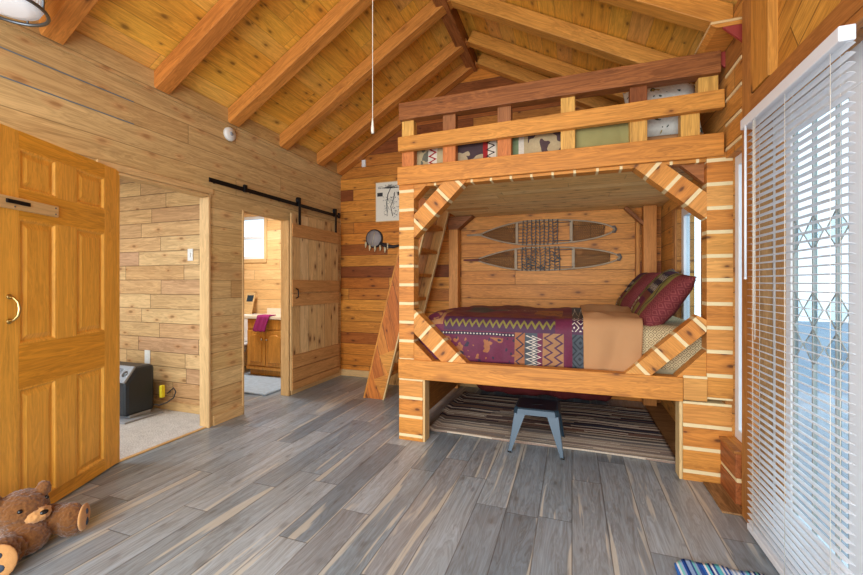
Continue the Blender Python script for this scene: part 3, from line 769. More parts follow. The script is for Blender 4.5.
for y in (3.06, 4.72): MB().box((bx1-.026, y-.02, 2.19), (bx1-.004, y+.02, 2.262)).build('stop_block', M['black'], tk, bevel=.003)

# smoke detector, switch plates, outlet
def small(name, label, cat, mb, m, **k):
    return tag(mb.build(name, m, **k), label, cat)
det = thing('smoke_detector', 'round white smoke detector on the left wall under a rafter', 'smoke detector', (XL, 2.92, 2.71))
MB().lathe([(0, 0), (.064, 0), (.064, .018), (.055, .032), (0, .036)], Matrix.Translation((XL, 2.92, 2.715)) @ Matrix.Rotation(PI/2, 4, 'Y')).build('housing', M['plastic'], det)
MB().lathe([(0, 0), (.02, 0), (.016, .006), (0, .007)], Matrix.Translation((XL+.034, 2.92, 2.715)) @ Matrix.Rotation(PI/2, 4, 'Y'), 14).build('test_button', M['heater_grey'], det)
th_ = thing('wall_sensor', 'small white sensor box high on the back wall left of the bunk', 'sensor', (-2.70, YB, 2.98))
MB().box((-2.735, YB-.025, 2.90), (-2.675, YB, 2.995)).build('case', M['plastic'], th_, bevel=.006)
sw = thing('light_switch', 'white light switch plate on the side room wall', 'light switch', (-3.57, 2.92, 1.52))
MB().box((-3.605, 2.912, 1.52), (-3.535, 2.92, 1.64)).build('plate', M['plastic'], sw, bevel=.003)
MB().box((-3.578, 2.904, 1.555), (-3.562, 2.913, 1.60)).build('toggle', M['white'], sw, bevel=.002)
ou = thing('power_outlet', 'white outlet plate on the side room wall above the heater', 'outlet', (-4.17, 2.92, .47))
MB().box((-4.215, 2.912, .46), (-4.135, 2.92, .60)).build('plate', M['plastic'], ou, bevel=.003)
for z_ in (.49, .54): MB().box((-4.19, 2.908, z_), (-4.16, 2.913, z_+.03)).build('socket', M['white'], ou, bevel=.002)

# heater with its cord
ht = thing('space_heater', 'black portable heater with a silver top grille on the carpet', 'heater', (-4.15, 2.66, .012))
MB().prism([(2.52, .045), (2.52, .36), (2.62, .50), (2.80, .50), (2.80, .045)], 'x', -4.50, -3.90).build('body', M['heater'], ht, bevel=.035)
MB().box((-4.48, 2.47, .012), (-3.83, 2.84, .03)).box((-4.40, 2.56, .03), (-3.9, 2.76, .06)).build('base_plate', M['heater_grey'], ht, bevel=.008)
gb = Matrix.Translation((-4.16, 2.567, .436)) @ Matrix.Rotation(math.radians(54.5), 4, 'X')
gr = MB().box((-.33, -.085, -.012), (.255, .085, .014)).build('grille_frame', M['heater_grey'], ht, M=gb, bevel=.011)
mb = MB()
for k in range(8): mb.box((-.28, -.05+k*.013, .011), (.14, -.044+k*.013, .0155))
mb.build('louvres', M['heater'], gr, M=gb)
MB().lathe([(0, 0), (.03, 0), (.03, .006), (0, .007)], gb @ Matrix.Translation((.20, 0, .011)), 16).lathe([(0, 0), (.012, 0), (.012, .004), (0, .004)], gb @ Matrix.Translation((.20, 0, .016)), 12, 0).build('dial', M['zinc'], gr)
MB().tube([(-3.835, 2.74, .12), (-3.79, 2.76, .11), (-3.74, 2.80, .13), (-3.70, 2.84, .17), (-3.71, 2.87, .22), (-3.76, 2.885, .25), (-3.80, 2.85, .20)], .006, 8).build('power_cord', M['cord'], ht)
MB().box((-3.835, 2.79, .17), (-3.80, 2.83, .29)).build('plug', M['yellow'], ht, bevel=.008)

# ------------------------------------------------------------------ bathroom
vn = thing('vanity_cabinet', 'honey oak bathroom vanity with two arched doors', 'cabinet', (-3.95, 4.66, 0))
vx0, vx1, vy = -4.34, -3.36, 4.42
MB().box((vx0, vy+.02, .10), (vx1, YB-.006, .80)).box((vx0+.0, vy+.07, 0), (vx1, YB-.006, .10)).build('carcass', M['vanity'], vn, bevel=.003)
MB().box((vx0, vy, .09), (vx1, vy+.02, .13)).build('base_strip', M['vanity'], vn, bevel=.003)
MB().box((vx0+.02, vy, .66), (vx1-.02, vy+.02, .79)).build('false_drawer', M['vanity'], vn, bevel=.004)
for x0, x1, kx in ((-4.32, -4.01, -4.05), (-4.00, -3.69, -3.96), (-3.68, -3.38, -3.64)):
    dr = MB().box((x0, vy-.006, .15), (x1, vy+.016, .64)).build('door', M['vanity'], vn, bevel=.005)
    arch = [(x0+.05, .20), (x1-.05, .20), (x1-.05, .52)] + [((x0+x1)/2+(x1-x0-.1)/2*math.cos(a), .52+.065*math.sin(a)) for a in [PI*i/8 for i in range(1, 8)]] + [(x0+.05, .52)]
    MB().prism(arch, 'y', vy-.020, vy-.004).build('raised_panel', M['vanity'], dr, bevel=.009)
    MB().ball((kx, vy-.030, .52), .014, seg=12).build('knob', M['chrome'], dr)
MB().box((vx0-.02, vy-.03, .80), (vx1, YB-.006, .84)).build('countertop', M['counter'], vn, bevel=.006)
MB().box((vx0-.02, YB-.02, .84), (vx1, YB-.006, .92)).build('backsplash', M['counter'], vn, bevel=.004)
tw = uvmesh('hand_towel', lambda a, b: V((-4.12+.21*a+.02*math.sin(b*5)-.03*b, (vy+.10-.14*min(1, b*3)) - .008*max(0, b*3-1) + .004*math.sin(a*17), .846-.0*b - max(0, b-.33)*.32 + .004*math.sin(a*17)*b)), 16, 20, M['towel'], thick=.01, uvf=lambda a, b: (a, b))
tag(tw, 'magenta hand towel hanging over the vanity edge', 'towel')
cup = MB().lathe([(0, 0), (.055, 0), (.06, .01), (.058, .10), (.05, .10), (.048, .02), (0, .018)], Matrix.Translation((-3.84, 4.62, .84)), 20)
tag(cup.build('white_cup', M['ceramic']), 'white cup on the vanity counter', 'cup')
ft = Matrix.Translation((-4.60, 4.70, .835)) @ Matrix.Rotation(.10, 4, 'Z') @ Matrix.Rotation(-.30, 4, 'X')
bf = thing('picture_board', 'small wooden board with a dark picture leaning on the toilet tank', 'board', (-4.60, 4.78, .835))
MB().box((-.075, -.008, 0), (.075, .008, .33)).build('board', M['palewood'], bf, M=ft, bevel=.003)
MB().box((-.055, -.010, .19), (.055, -.007, .29)).build('picture', M['stool'], bf, M=ft)
tl = thing('toilet', 'white toilet beside the vanity', 'toilet', (-4.75, 4.6, 0))
MB().softbox((-4.88, 4.62, .42), (-4.40, 4.82, .80), .04, .12).build('tank', M['ceramic'], tl)
MB().softbox((-4.90, 4.60, .795), (-4.375, 4.83, .835), .018, .12).build('tank_lid', M['ceramic'], tl)
MB().lathe([(0, 0), (.12, 0), (.11, .12), (.14, .25), (.19, .36), (.20, .40), (0, .40)], Matrix.Translation((-4.62, 4.42, 0)) @ Matrix.Diagonal((1, 1.25, 1, 1))).build('bowl', M['ceramic'], tl)
MB().lathe([(0, 0), (.205, 0), (.21, .01), (.20, .03), (0, .035)], Matrix.Translation((-4.62, 4.42, .40)) @ Matrix.Diagonal((1, 1.25, 1, 1))).build('seat_lid', M['ceramic'], tl)
mt = MB().softbox((-4.35, 3.66, .0), (-3.32, 4.34, .028), .014, .05, .006)
tag(mt.build('bath_mat', M['mat']), 'pale blue fluffy mat on the bathroom floor', 'mat')

# ------------------------------------------------------------------ back wall decorations
ps = thing('art_print', 'unframed black-and-white print of a gnarled plant on the back wall', 'picture', (-2.32, YB, 2.13))
MB().box((-2.52, YB-.006, 2.14), (-2.10, YB-.001, 2.66)).build('sheet', M['paper'], ps)
MB().box((-2.53, YB-.003, 2.13), (-2.09, YB-.0005, 2.67)).build('backing', M['palewood'], ps)
random.seed(3); mb = MB(); yy = YB-.008
def stroke(pts, r=.004): mb.tube([(x, yy, z) for x, z in pts], r, 4)
stroke([(-2.35, 2.25), (-2.36, 2.38), (-2.34, 2.50), (-2.30, 2.58)], .006)
stroke([(-2.27, 2.20), (-2.30, 2.33), (-2.26, 2.42), (-2.24, 2.52)], .005)
for k in range(46):
    a = random.uniform(0, PI); cx, cz = -2.30, 2.575; r = random.uniform(.05, .13)
    x1, z1 = cx+math.cos(a)*r*1.1, cz+math.sin(a)*r*.5
    stroke([(cx+random.uniform(-.05, .05), cz), (x1, z1)], .0018)
for k in range(90):
    x = random.uniform(-2.40, -2.18); z = random.uniform(2.20, 2.50)
    stroke([(x, z), (x+random.uniform(-.03, .03), z+random.uniform(-.03, .03))], .002)
mb.box((-2.50, yy-.001, 2.475), (-2.42, yy+.002, 2.525)); mb.box((-2.20, yy-.001, 2.475), (-2.12, yy+.002, 2.52))
mb.box((-2.49, yy-.001, 2.60), (-2.43, yy+.002, 2.606)); mb.box((-2.49, yy-.001, 2.58), (-2.44, yy+.002, 2.586))
mb.build('drawing', M['ink'], ps)

dm = thing('hide_rattle', 'round grey hide hand drum with dark handle and bone charms on the back wall', 'wall ornament', (-2.54, YB, 1.8))
RT = Matrix.Translation((-2.54, YB+.004, 1.905)) @ Matrix.Rotation(PI/2, 4, 'X')
MB().lathe([(0, 0), (.125, 0), (.125, .035), (.112, .042), (.108, .036), (0, .036)], RT, 32).build('rim', M['leather'], dm)
MB().lathe([(0, .030), (.110, .030), (.110, .0385), (0, .042)], RT, 32).build('skin', M['hide'], dm)
MB().tube([(-2.56, YB-.045, 1.82), (-2.52, YB-.045, 1.99)], .003, 6).build('stick', M['bone'], dm)
MB().tube([(-2.45, YB-.03, 1.84), (-2.36, YB-.03, 1.80), (-2.25, YB-.03, 1.785), (-2.17, YB-.03, 1.80)], .025, 10, rs=[.02, .03, .022, .015]).build('handle', M['leather'], dm)
for k, (x, z) in enumerate(((-2.66, 1.83), (-2.60, 1.79), (-2.52, 1.775), (-2.44, 1.78), (-2.37, 1.755), (-2.33, 1.80))):
    MB().tube([(x, YB-.04, z+.03), (x+.006, YB-.045, z-.01), (x-.004, YB-.04, z-.05)], .012, 8, rs=[.012, .015, .004]).build('bone_charm', M['bone'], dm)

# snowshoes
def snowshoe(label, x0, x1, zc, half, tail_red):
    """pointed tail on the left, rounded toe on the right"""
    y = YB-.035; L = x1-x0
    root = thing('snowshoe', label, 'snowshoe', (x0+L/2, YB, zc), group='snowshoes on the wall over the bed')
    def w(t):  # half width along the shoe
        t = max(0, min(1, t)); return half*(math.sin(PI*min(1, (t**.80)))**.72 if 0 < t < 1 else 0)
    N = 40; body0 = x0+.16; toe = x1
    up_, lo = [], []
    for i in range(N+1):
        t = i/N; x = body0+(toe-body0)*t
        ww = half*min(1, 2.1*t**.85)*1.0 if t < .38 else half*math.sqrt(max(0, 1-((t-.38)/.62)**2.6))
        ww = half*(math.sin(PI/2*min(1, t/.42)))**.9 if t < .42 else half*(max(0, 1-((t-.42)/.58)**2.4))**.62
        up_.append((x, y, zc+ww)); lo.append((x, y, zc-ww))
    mb = MB()
    mb.tube(up_, .0095, 8); mb.tube(lo, .0095, 8)
    mb.build('frame', M['snowframe'], root)
    MB().tube([(x0, y, zc), (body0+.04, y, zc)], .014, 8, rs=[.010, .018]).build('tail', M['snowframe'] if not tail_red else plain('red-brown wrapped tail', (120, 70, 60), .7), root)
    def hw(x):
        t = (x-body0)/(toe-body0)
        return half*(math.sin(PI/2*min(1, t/.42)))**.9 if t < .42 else half*(max(0, 1-((t-.42)/.58)**2.4))**.62
    b1, b2 = body0+(toe-body0)*.30, body0+(toe-body0)*.70
    for bxx in (b1, b2): MB().box((bxx-.016, y-.012, zc-hw(bxx)), (bxx+.016, y+.008, zc+hw(bxx))).build('crossbar', M['snowframe'], root, bevel=.003)
    mb = MB()    # fine web in tail and toe
    def web(xa, xb, st, r):
        x = xa
        while x < xb:
            h = hw(x)-.008
            if h > .01:
                for sg in (-1, 1):
                    # slanted strand clipped to outline
                    x2 = min(max(x+sg*h*1.1, xa), xb); h2 = hw(x2)-.008
                    mb.tube([(x, y, zc-h), (x2, y, zc+h2)], r, 4)
                mb.tube([(x, y-.002, zc-h), (x, y-.002, zc+h)], r*.8, 4)
            x += st
        z = zc-half+.02
        while z < zc+half:
            xs = [xa+(xb-xa)*i/40 for i in range(41) if abs(z-zc) < hw(xa+(xb-xa)*i/40)-.008]
            if len(xs) > 2: mb.tube([(xs[0], y, z), (xs[-1], y, z)], r*.8, 4)
            z += .02
    web(body0+.03, b1, .020, .0019); mb.build('fine_webbing', M['rawhide'], root)
    mb = MB(); web(b2, toe-.10, .020, .0019); mb.build('fine_webbing', M['rawhide'], root)
    mb = MB(); random.seed(int(zc*100))
    for k in range(9):
        x = b1+.07+(b2-b1-.22)*k/8; h = hw(x)
        mb.tube([(x+random.uniform(-.01, .01), y-.014, zc-h-.008), (x, y-.016, zc), (x+random.uniform(-.01, .01), y-.014, zc+h+.008)], .006, 6)
    for k in range(7):
        z = zc-half*.8+half*1.6*k/6
        pts = [(b1+.07+(b2-b1-.22)*i/10, y-.016, z+.012*(-1)**i) for i in range(11)]
        mb.tube(pts, .0045, 6)
        mb.tube([(b1, y-.006, z), (b1+.08, y-.012, z)], .003, 5)
    mb.tube([(b2, y-.01, zc-half*.75), (b2-.2, y-.014, zc-half*.72)], .005, 6); mb.tube([(b2, y-.01, zc+half*.75), (b2-.2, y-.014, zc+half*.72)], .005, 6)
    if tail_red:
        for k in range(26):
            x = random.uniform(b1+.08, b2-.18); z = zc+random.uniform(-.8, .8)*half
            mb.tube([(x, y-.018, z), (x+random.uniform(-.05, .05), y-.026, z+random.uniform(-.05, .05)), (x+random.uniform(-.09, .09), y-.018, z+random.uniform(-.04, .04))], .005, 5)
    mb.build('rope_binding', M['snowrope'], root)
    MB().tube([(toe-.03, y-.01, zc-.03), (toe-.005, y-.01, zc-.035), (toe+.012, y-.01, zc), (toe-.005, y-.01, zc+.035), (toe-.03, y-.01, zc+.03)], .009, 6).build('toe_wrap', M['snowrope'], root)
    return root
snowshoe('upper long wooden snowshoe with netted webbing on the wall over the bed', -1.24, .45, 1.895, .142, False)
snowshoe('lower long wooden snowshoe with a tangled rope binding on the wall over the bed', -1.28, .50, 1.585, .135, True)

# ------------------------------------------------------------------ bunk bed
bed = thing('bunk_bed', 'built-in log bunk bed with cream chinking and an eight-sided opening', 'bed', (-.2, 4.0, 0))
F0, F1 = 3.03, 3.14
def column(name, x0, x1, z0, z1, first, pitch=.155, ck=.025, y0=F0, y1=F1, tint=None):
    """stack of log blocks with cream chink lines; first = height of the lowest chink centre"""
    mb = MB(); z = first; lo = z0
    while z-ck/2 < z1:
        if z-ck/2 > lo: mb.box((x0, y0, lo-first), (x1, y1, z-ck/2-first))
        t = min(z+ck/2, z1); b = max(z-ck/2, z0)
        if t > b: mb.box((x0+.001, y0+.002, b-first), (x1-.001, y1-.001, t-first), 1)
        lo = z+ck/2; z += pitch
    if lo < z1: mb.box((x0, y0, lo-first), (x1, y1, z1-first))
    cx = (x0+x1)/2
    bmesh.ops.translate(mb.bm, verts=mb.bm.verts[:], vec=(-cx, 0, 0))
    return mb.build(name, [M['block'], M['chink']], bed, M=Matrix.Translation((cx, 0, first)), bevel=.002)
column('column', -1.36, -1.227, .665, 2.12, .665+.0)
column('column', .826, .97, .545, 2.14, .545)
column('foot', -1.36, -1.150, 0, .512, .04+.0, pitch=.1555)
column('foot', .692, .965, 0, .520, .06, pitch=.152)
lumber('foot_trim', (-1.139, F0+.055, 0), (-1.139, F0+.055, .512), .11, .02, M['palewood'], bed, up=(1, 0, 0))
lumber('foot_trim', (.681, F0+.055, 0), (.681, F0+.055, .52), .11, .02, M['palewood'], bed, up=(1, 0, 0))
def brace(p, q, width, first, cutsA, name='corner_brace', ck=.025, pitch=.155, y0=F0, y1=F1, extra=.3):
    """diagonal strip between two points of its outer edge (x,z); blocks hang on the 'right' side of p->q"""
    p = V((p[0], 0, p[1])); q = V((q[0], 0, q[1])); d = (q-p); L = d.length; x = d.normalized(); y = V((0, 1, 0)); z = x.cross(y)
    mb = MB(); a = -extra; s_ = first - pitch*math.ceil((first+extra)/pitch)
    W = Matrix(((x.x, y.x, z.x, p.x), (x.y, y.y, z.y, 0), (x.z, y.z, z.z, p.z), (0, 0, 0, 1)))
    W = W @ Matrix.Translation((first, 0, 0))
    lo = -extra-first
    k = math.floor((lo)/pitch)
    while k*pitch < L+extra-first:
        c = k*pitch
        if c-ck/2 > lo: mb.box((lo, y0, 0), (c-ck/2, y1, width)); lo = max(lo, c-ck/2)
        if c+ck/2 > lo: mb.box((lo, y0+.002, .001), (c+ck/2, y1-.001, width-.001), 1); lo = c+ck/2
        k += 1
    mb.box((lo, y0, 0), (max(L+extra-first, lo+.01), y1, width))
    Wi = W.inverted()
    for co, no in cutsA: mb.cut(Wi @ V(co), Wi.to_3x3() @ V(no))
    return mb.build(name, [M['brace'], M['chink']], bed, M=W, bevel=.002)
CX0, CX1, RB, BT = -1.227, .826, 2.112, .668
# z-axis of each strip = x cross y; strips are laid out so that it points towards the opening
def strip(pt, ang, width, first, cuts, **k):
    d = V((math.cos(ang), math.sin(ang)))
    return brace((pt[0], pt[1]), (pt[0]+d.x*.36, pt[1]+d.y*.36), width, first, cuts, extra=.5, **k)
# x cross y for x=(c,0,s), y=(0,1,0) is (-s,0,c): the strip lies on the upper/left side of its direction
cutL, cutR, cutT, cutB = ((CX0, 0, 0), (-1, 0, 0)), ((CX1, 0, 0), (1, 0, 0)), ((0, 0, RB), (0, 0, 1)), ((0, 0, BT), (0, 0, -1))
strip((-1.222, 1.672), math.radians(44.5), .138, .10, [cutL, cutT])       # top left: lower edge through this point
strip((-1.222, .885), math.radians(-43), .145, .06, [cutL, cutB])          # bottom left: lower edge
strip((.388, 2.104), math.radians(-41.5), .128, .12, [cutR, cutT])         # top right: lower edge
strip((.522, .689), math.radians(43.8), .112, .12, [cutR, cutB, ((.80, 0, 1.075), (math.cos(math.radians(60)), 0, math.sin(math.radians(60))))])
for poly in ([(CX0, 2.112), (CX0, 1.99), (-1.105, 2.112)], [(CX0, BT), (CX0, .815), (-1.065, BT)], [(CX1, .675), (CX1, .86), (.655, .675)]):
    n = len(poly); mb = MB().prism(poly, 'y', F0+.004, F1-.004); mb.build('corner_block', M['rail'], bed, bevel=.002)
mb = MB().prism([(CX1, 2.112), (CX1, 1.96), (.67, 2.112)], 'y', F0+.05, F1-.004); mb.build('corner_block', M['ridge'], bed, bevel=.002)
# header over the opening and rails
mb = MB(); x = CX0+.02; mb.box((CX0, F0+.012, 2.092), (CX1, F1, 2.16)); 
while x < CX1:
    mb.box((x, F0+.010, 2.090), (x+.018, F1-.001, 2.115), 1); x += .152
mb.build('header', [M['rail'], M['chink']], bed, bevel=.002)
lumber('bunk_rail', (-1.36, F0+.03, .590), (.69, F0+.03, .597), .09, .158, M['rail'], bed)
lumber('bunk_rail_end', (.692, F0+.03, .603), (.826, F0+.03, .603), .088, .145, M['bal'], bed)
MB().box((.692, F0-.012, .676), (.826, F1-.01, .692)).build('chink_line', M['chink'], bed)
lumber('guard_rail', (-1.365, F0, 2.185), (.915, F0, 2.188), .05, .148, M['rail'], bed)
lumber('guard_rail', (-1.36, F0, 2.447), (.918, F0, 2.480), .05, .118, M['rail'], bed)
lumber('top_rail', (-1.355, F0+.03, 2.720), (.900, F0+.03, 2.722), .10, .140, M['toprail'], bed)
BU = [('bal_y', -1.345, -1.238), ('bal_b', -.985, -.878), ('bal_b', -.542, -.437), ('bal_y', -.078, .022), ('bal_d', .378, .487), ('bal_y', .785, .898)]
BL_ = [('bal_o', -1.345, -1.238), ('bal_o', -.985, -.878), ('bal_o', -.542, -.437), ('bal_y', -.078, .022), ('bal_y', .378, .487), ('bal_y', .685, .795)]
for seg, za, zb in ((BL_, 2.13, 2.44), (BU, 2.441, 2.655)):
    for m_, xa, xb in seg:
        xm = (xa+xb)/2
        lumber('baluster', (xm, F0+.062, za), (xm, F0+.062, zb), xb-xa, .075, M[m_], bed, up=(0, 1, 0))
# decks, mattress platform, rear posts, side boards
MB().box((-1.36, F1, 2.125), (XR-.005, YB-.005, 2.20)).build('upper_deck', M['bunkboards'], bed)
MB().box((-1.34, F1, .50), (XR-.005, YB-.005, .60)).build('lower_deck', M['bedpost'], bed)
for xa, xb in ((-1.44, -1.325), (.715, .84)):
    pr = lumber('rear_post', ((xa+xb)/2, YB-.08, 0), ((xa+xb)/2, YB-.08, 2.12), .13, xb-xa, M['bedpost'], bed, up=(1, 0, 0))
MB().prism([(-1.44, 1.96), (-1.325, 1.96), (-1.13, 2.12), (-1.47, 2.12)], 'y', YB-.16, YB-.02).build('post_cap', M['toprail'], bed, bevel=.004)
lumber('knee_brace', (.72, YB-.10, 1.93), (.54, YB-.10, 2.12), .08, .035, M['toprail'], bed, cuts=[((0, 0, 2.125), (0, 0, 1))])
lumber('rear_batten', (.675, YB-.03, .6), (.675, YB-.03, 1.96), .04, .04, M['rail'], bed, up=(1, 0, 0))
lumber('side_board', (-1.345, F1+.01, .27), (-1.345, YB-.01, .27), .03, .46, M['post'], bed)
lumber('end_rail', (-1.335, F1, 2.28), (-1.335, YB-.01, 2.28), .04, .14, M['rail'], bed)
# panelling of the right wall inside the bunk
mb = MB(); mb.box((.905, 4.33, .6), (XR, YB, 2.12)); mb.box((.905, F1, .6), (XR, 3.46, 2.12)); mb.box((.905, 3.46, .6), (XR, 4.33, .74)); mb.box((.905, 3.46, 2.0), (XR, 4.33, 2.12))
mb.build('side_panelling', M['wall_right'], bed)
mb = MB(); mb.box((.905, F1+.01, 0.0), (XR, YB-.005, .5)); mb.build('lower_panelling', M['wall_right'], bed)

MB().box((-1.315, YB-.014, .6), (.65, YB-.002, 2.12)).build('back_panel', M['backpanel'], bed)
# ladder-stair on the left of the bunk
ld = thing('bunk_ladder', 'steep panelled wooden ladder-stair leaning at the left end of the bunk', 'ladder', (-1.8, 4.3, 0))
lx = .13  # run per metre: x = -2.10 + slope*z
def lpt(z, off=0.): return -2.10+.262*z+off
for y, m, nm in ((4.0, M['lstringer'], 'stringer'), (4.62, M['lstringer_in'], 'stringer')):
    p0 = V((lpt(-.1), y, -.1)); p1 = V((lpt(2.3), y, 2.3))
    lumber(nm, p0, p1, .035, .225, m, ld, up=(0, 0, 1), cuts=[((0, 0, 0), (0, 0, -1)), ((0, 0, 2.24), (0, 0, 1))])
    for sg in (-1, 1):
        lumber('edge_strip', p0+V((sg*.121, 0, 0)), p1+V((sg*.121, 0, 0)), .045, .018, M['palewood'] if sg > 0 else M['rail'], ld, cuts=[((0, 0, 0), (0, 0, -1)), ((0, 0, 2.24), (0, 0, 1))])
for k in range(7):
    z = .27+.28*k; x = lpt(z)
    MB().box((x-.11, 4.02, z-.02), (x+.11, 4.60, z+.02)).build('tread', M['rail'], ld, bevel=.003)
for z0 in (.03, .30):
    mb = MB().prism([(lpt(z0, .11), z0-.02), (lpt(z0+.30, .11), z0+.27), (lpt(z0+.18, -.05), z0+.19)], 'y', 3.972, 3.984)
    mb.build('corner_inlay', M['rail'], ld, bevel=.001)

# ------------------------------------------------------------------ bedding, lower bunk
tag(MB().softbox((-1.20, F1+.03, .60), (.885, YB-.14, .955), .07, .12).build('mattress', plain('beige mattress ticking', (176, 156, 122), .9, var=.3, scale=60, bump=.4)), 'beige mattress on the lower bunk', 'mattress')
def drape(x0, x1, ztop, yfront, yback, zbot, left_drop=False, amp=.008, seed=0, crown=0.):
    """unrolled cloth: v=0 at the back edge, 1 at the front bottom"""
    top = yback-yfront; r = .07; arc = PI/2*r; drop = ztop-r-zbot
    tot = top-r+arc+drop
    def f(a, b):
        x = x0+(x1-x0)*a; s_ = b*tot
        if s_ < top-r: y, z = yback-s_, ztop
        elif s_ < top-r+arc:
            th = (s_-(top-r))/r; y, z = yfront+r-r*math.sin(th), ztop-r+r*math.cos(th)
        else: y, z = yfront, ztop-r-(s_-(top-r+arc))
        nn = noise.noise(V((x*2.2+seed, s_*2.2, seed))); n2 = noise.noise(V((x*9+seed, s_*4, 3)))
        on = 1 if s_ < top-r else 0
        z += (nn*amp*1.6+n2*amp*.5)*on + crown*math.sin(PI*min(1, b*1.2))*on
        if not on: y -= abs(nn*amp*1.2)+(n2+.6)*amp*.9*((s_-(top-r))/(arc+drop))
        if left_drop:
            e = (x-x0)
            if e < .22: k = 1-e/.22; z -= .10*k**2.2*on; y += (.06*k**2)*(1-on) + .0
            if e < .22 and not on: y += .0; z -= .06*k
        return V((x, y, z))
    return f, tot, top
f, tot, top = drape(-1.27, .20, 1.005, F1+.022, YB-.15, .665, True, .026, 1., .01)
qt = uvmesh('patchwork_quilt', f, 90, 90, M['quilt'], thick=.02, uvf=lambda a, b: (a*1.47-.07, b*tot-(top-.03)-.09))
tag(qt, 'maroon patchwork quilt with lodge prints on the lower bunk', 'quilt')
f, tot2, top2 = drape(.08, .44, 1.03, F1+.005, YB-.15, .665, False, .036, 5., .01)
f2 = lambda a, b: (lambda p: V((p.x+(.10*b if a > .5 else .0)*0+.05*math.sin(b*3)*a-.03*(b > .8)*0, p.y, p.z)))(f(a, b))
sh = uvmesh('tan_sheet', f2, 40, 80, M['sheet'], thick=.018, uvf=lambda a, b: (a, b))
tag(sh, 'tan folded-back sheet between the quilt and the pillows', 'sheet')
f3, tot3, top3 = drape(.40, .87, .985, F1+.02, YB-.15, .70, False, .008, 9., 0.)
fs = uvmesh('lattice_sheet', f3, 30, 60, M['weave'], thick=.012, uvf=lambda a, b: (a*.47, b*tot3))
tag(fs, 'beige lattice-print fitted sheet at the pillow end of the lower bunk', 'sheet')

def pillow(name, label, cat, Mw, w, h, t, mat, group=None, seed=0, uvs=1.):
    N = 28; me = bpy.data.meshes.new(name); vs = []; fs = []; uvl = []
    for side in (1, -1):
        for j in range(N+1):
            for i in range(N+1):
                u = -1+2*i/N; v = -1+2*j/N
                e = (max(0, 1-abs(u)**3.2)*max(0, 1-abs(v)**3.2))**.55
                pin = 1-.07*(1-abs(u)**2)*(abs(v)**4); pin2 = 1-.07*(1-abs(v)**2)*(abs(u)**4)
                n = noise.noise(V((u*1.8+seed, v*1.8, side)))*.18+noise.noise(V((u*5+seed, v*5, side)))*.06
                vs.append(V((u*w/2*pin2, v*h/2*pin, side*(t/2*e*(1+n)+.004)))); uvl.append(((u+1)/2*w*uvs, (v+1)/2*h*uvs))
    K = (N+1)**2
    for s_ in (0, 1):
        for j in range(N):
            for i in range(N):
                q = [s_*K+j*(N+1)+i, s_*K+j*(N+1)+i+1, s_*K+(j+1)*(N+1)+i+1, s_*K+(j+1)*(N+1)+i]
                fs.append(q if s_ == 0 else q[::-1])
    rim = [i for i in range(N)]+[N+j*(N+1) for j in range(N)]+[K-1-i for i in range(N)]+[K-1-N-j*(N+1) for j in range(N)]
    for a, b in zip(rim, rim[1:]+rim[:1]): fs.append((b, a, a+K, b+K))
    me.from_pydata(vs, [], fs); uv = me.uv_layers.new(name='UVMap')
    for p in me.polygons:
        p.use_smooth = True
        for li in p.loop_indices: uv.data[li].uv = uvl[me.loops[li].vertex_index]
    me.materials.append(mat); o = bpy.data.objects.new(name, me); link(o, None, Mw)
    return tag(o, label, cat, group)
def frame(o, xdir, ydir):
    x = V(xdir).normalized(); z = x.cross(V(ydir)).normalized(); y = z.cross(x)
    return Matrix(((x.x, y.x, z.x, o[0]), (x.y, y.y, z.y, o[1]), (x.z, y.z, z.z, o[2]), (0, 0, 0, 1)))
# pillows lean against the right wall; their long side runs from back to front
pillow('sham_pillow', 'front maroon lodge-print pillow leaning at the right end of the lower bunk', 'pillow', frame((.65, 3.58, 1.17), (-.04, -1, -.10), (.60, .0, .80)), .84, .54, .19, M['shamprint'], 'pillows on the lower bunk', 1, .72)
pillow('sham_pillow', 'rear maroon lodge-print pillow half behind the front one on the lower bunk', 'pillow', frame((.60, 4.34, 1.20), (.02, -1, -.02), (.60, .0, .80)), .72, .50, .17, M['shamprint'], 'pillows on the lower bunk', 4)

# ------------------------------------------------------------------ bedding, upper bunk
tag(MB().softbox((-1.30, F1+.05, 2.20), (.88, YB-.1, 2.36), .06, .14).build('mattress', M['sheet']), 'tan mattress on the upper bunk', 'mattress')
f, tot, top = drape(-1.31, .10, 2.445, F1+.03, YB-.12, 2.215, False, .014, 12., .0)
q2 = uvmesh('comforter', f, 70, 60, M['topquilt'], thick=.03, uvf=lambda a, b: (a*1.41, b*tot))
tag(q2, 'lodge-print comforter with moose patches on the upper bunk', 'comforter')
f, tot, top = drape(.02, .43, 2.47, F1+.02, YB-.12, 2.215, False, .03, 17., .0)
q3 = uvmesh('sage_blanket', f, 40, 60, M['green'], thick=.03, uvf=lambda a, b: (a, b))
tag(q3, 'crumpled sage green blanket on the upper bunk', 'blanket')
pillow('floral_pillow', 'plump white floral pillow showing above the middle rail of the upper bunk', 'pillow', frame((.63, 3.38, 2.575), (1, .05, 0), (0, .35, .95)), .50, .46, .22, M['floral'], 'pillows on the upper bunk', 2)
pillow('floral_pillow', 'white floral pillow lying beside the green blanket on the upper bunk', 'pillow', frame((.54, 3.72, 2.50), (.9, .2, .1), (-.1, .7, .6)), .50, .42, .18, M['floral'], 'pillows on the upper bunk', 7)
tag(uvmesh('printed_throw', lambda a, b: V((.16+.30*a, 3.42+.35*b+.03*math.sin(a*9), 2.50+.13*math.sin(PI*a)*math.sin(PI*(.2+.6*b))+.02*noise.noise(V((a*4, b*4, 0))))), 24, 20, M['topquilt'], thick=.03, uvf=lambda a, b: (a*.4+.5, b*.3)), 'bunched dark and white printed throw behind the upper bunk rail', 'throw')

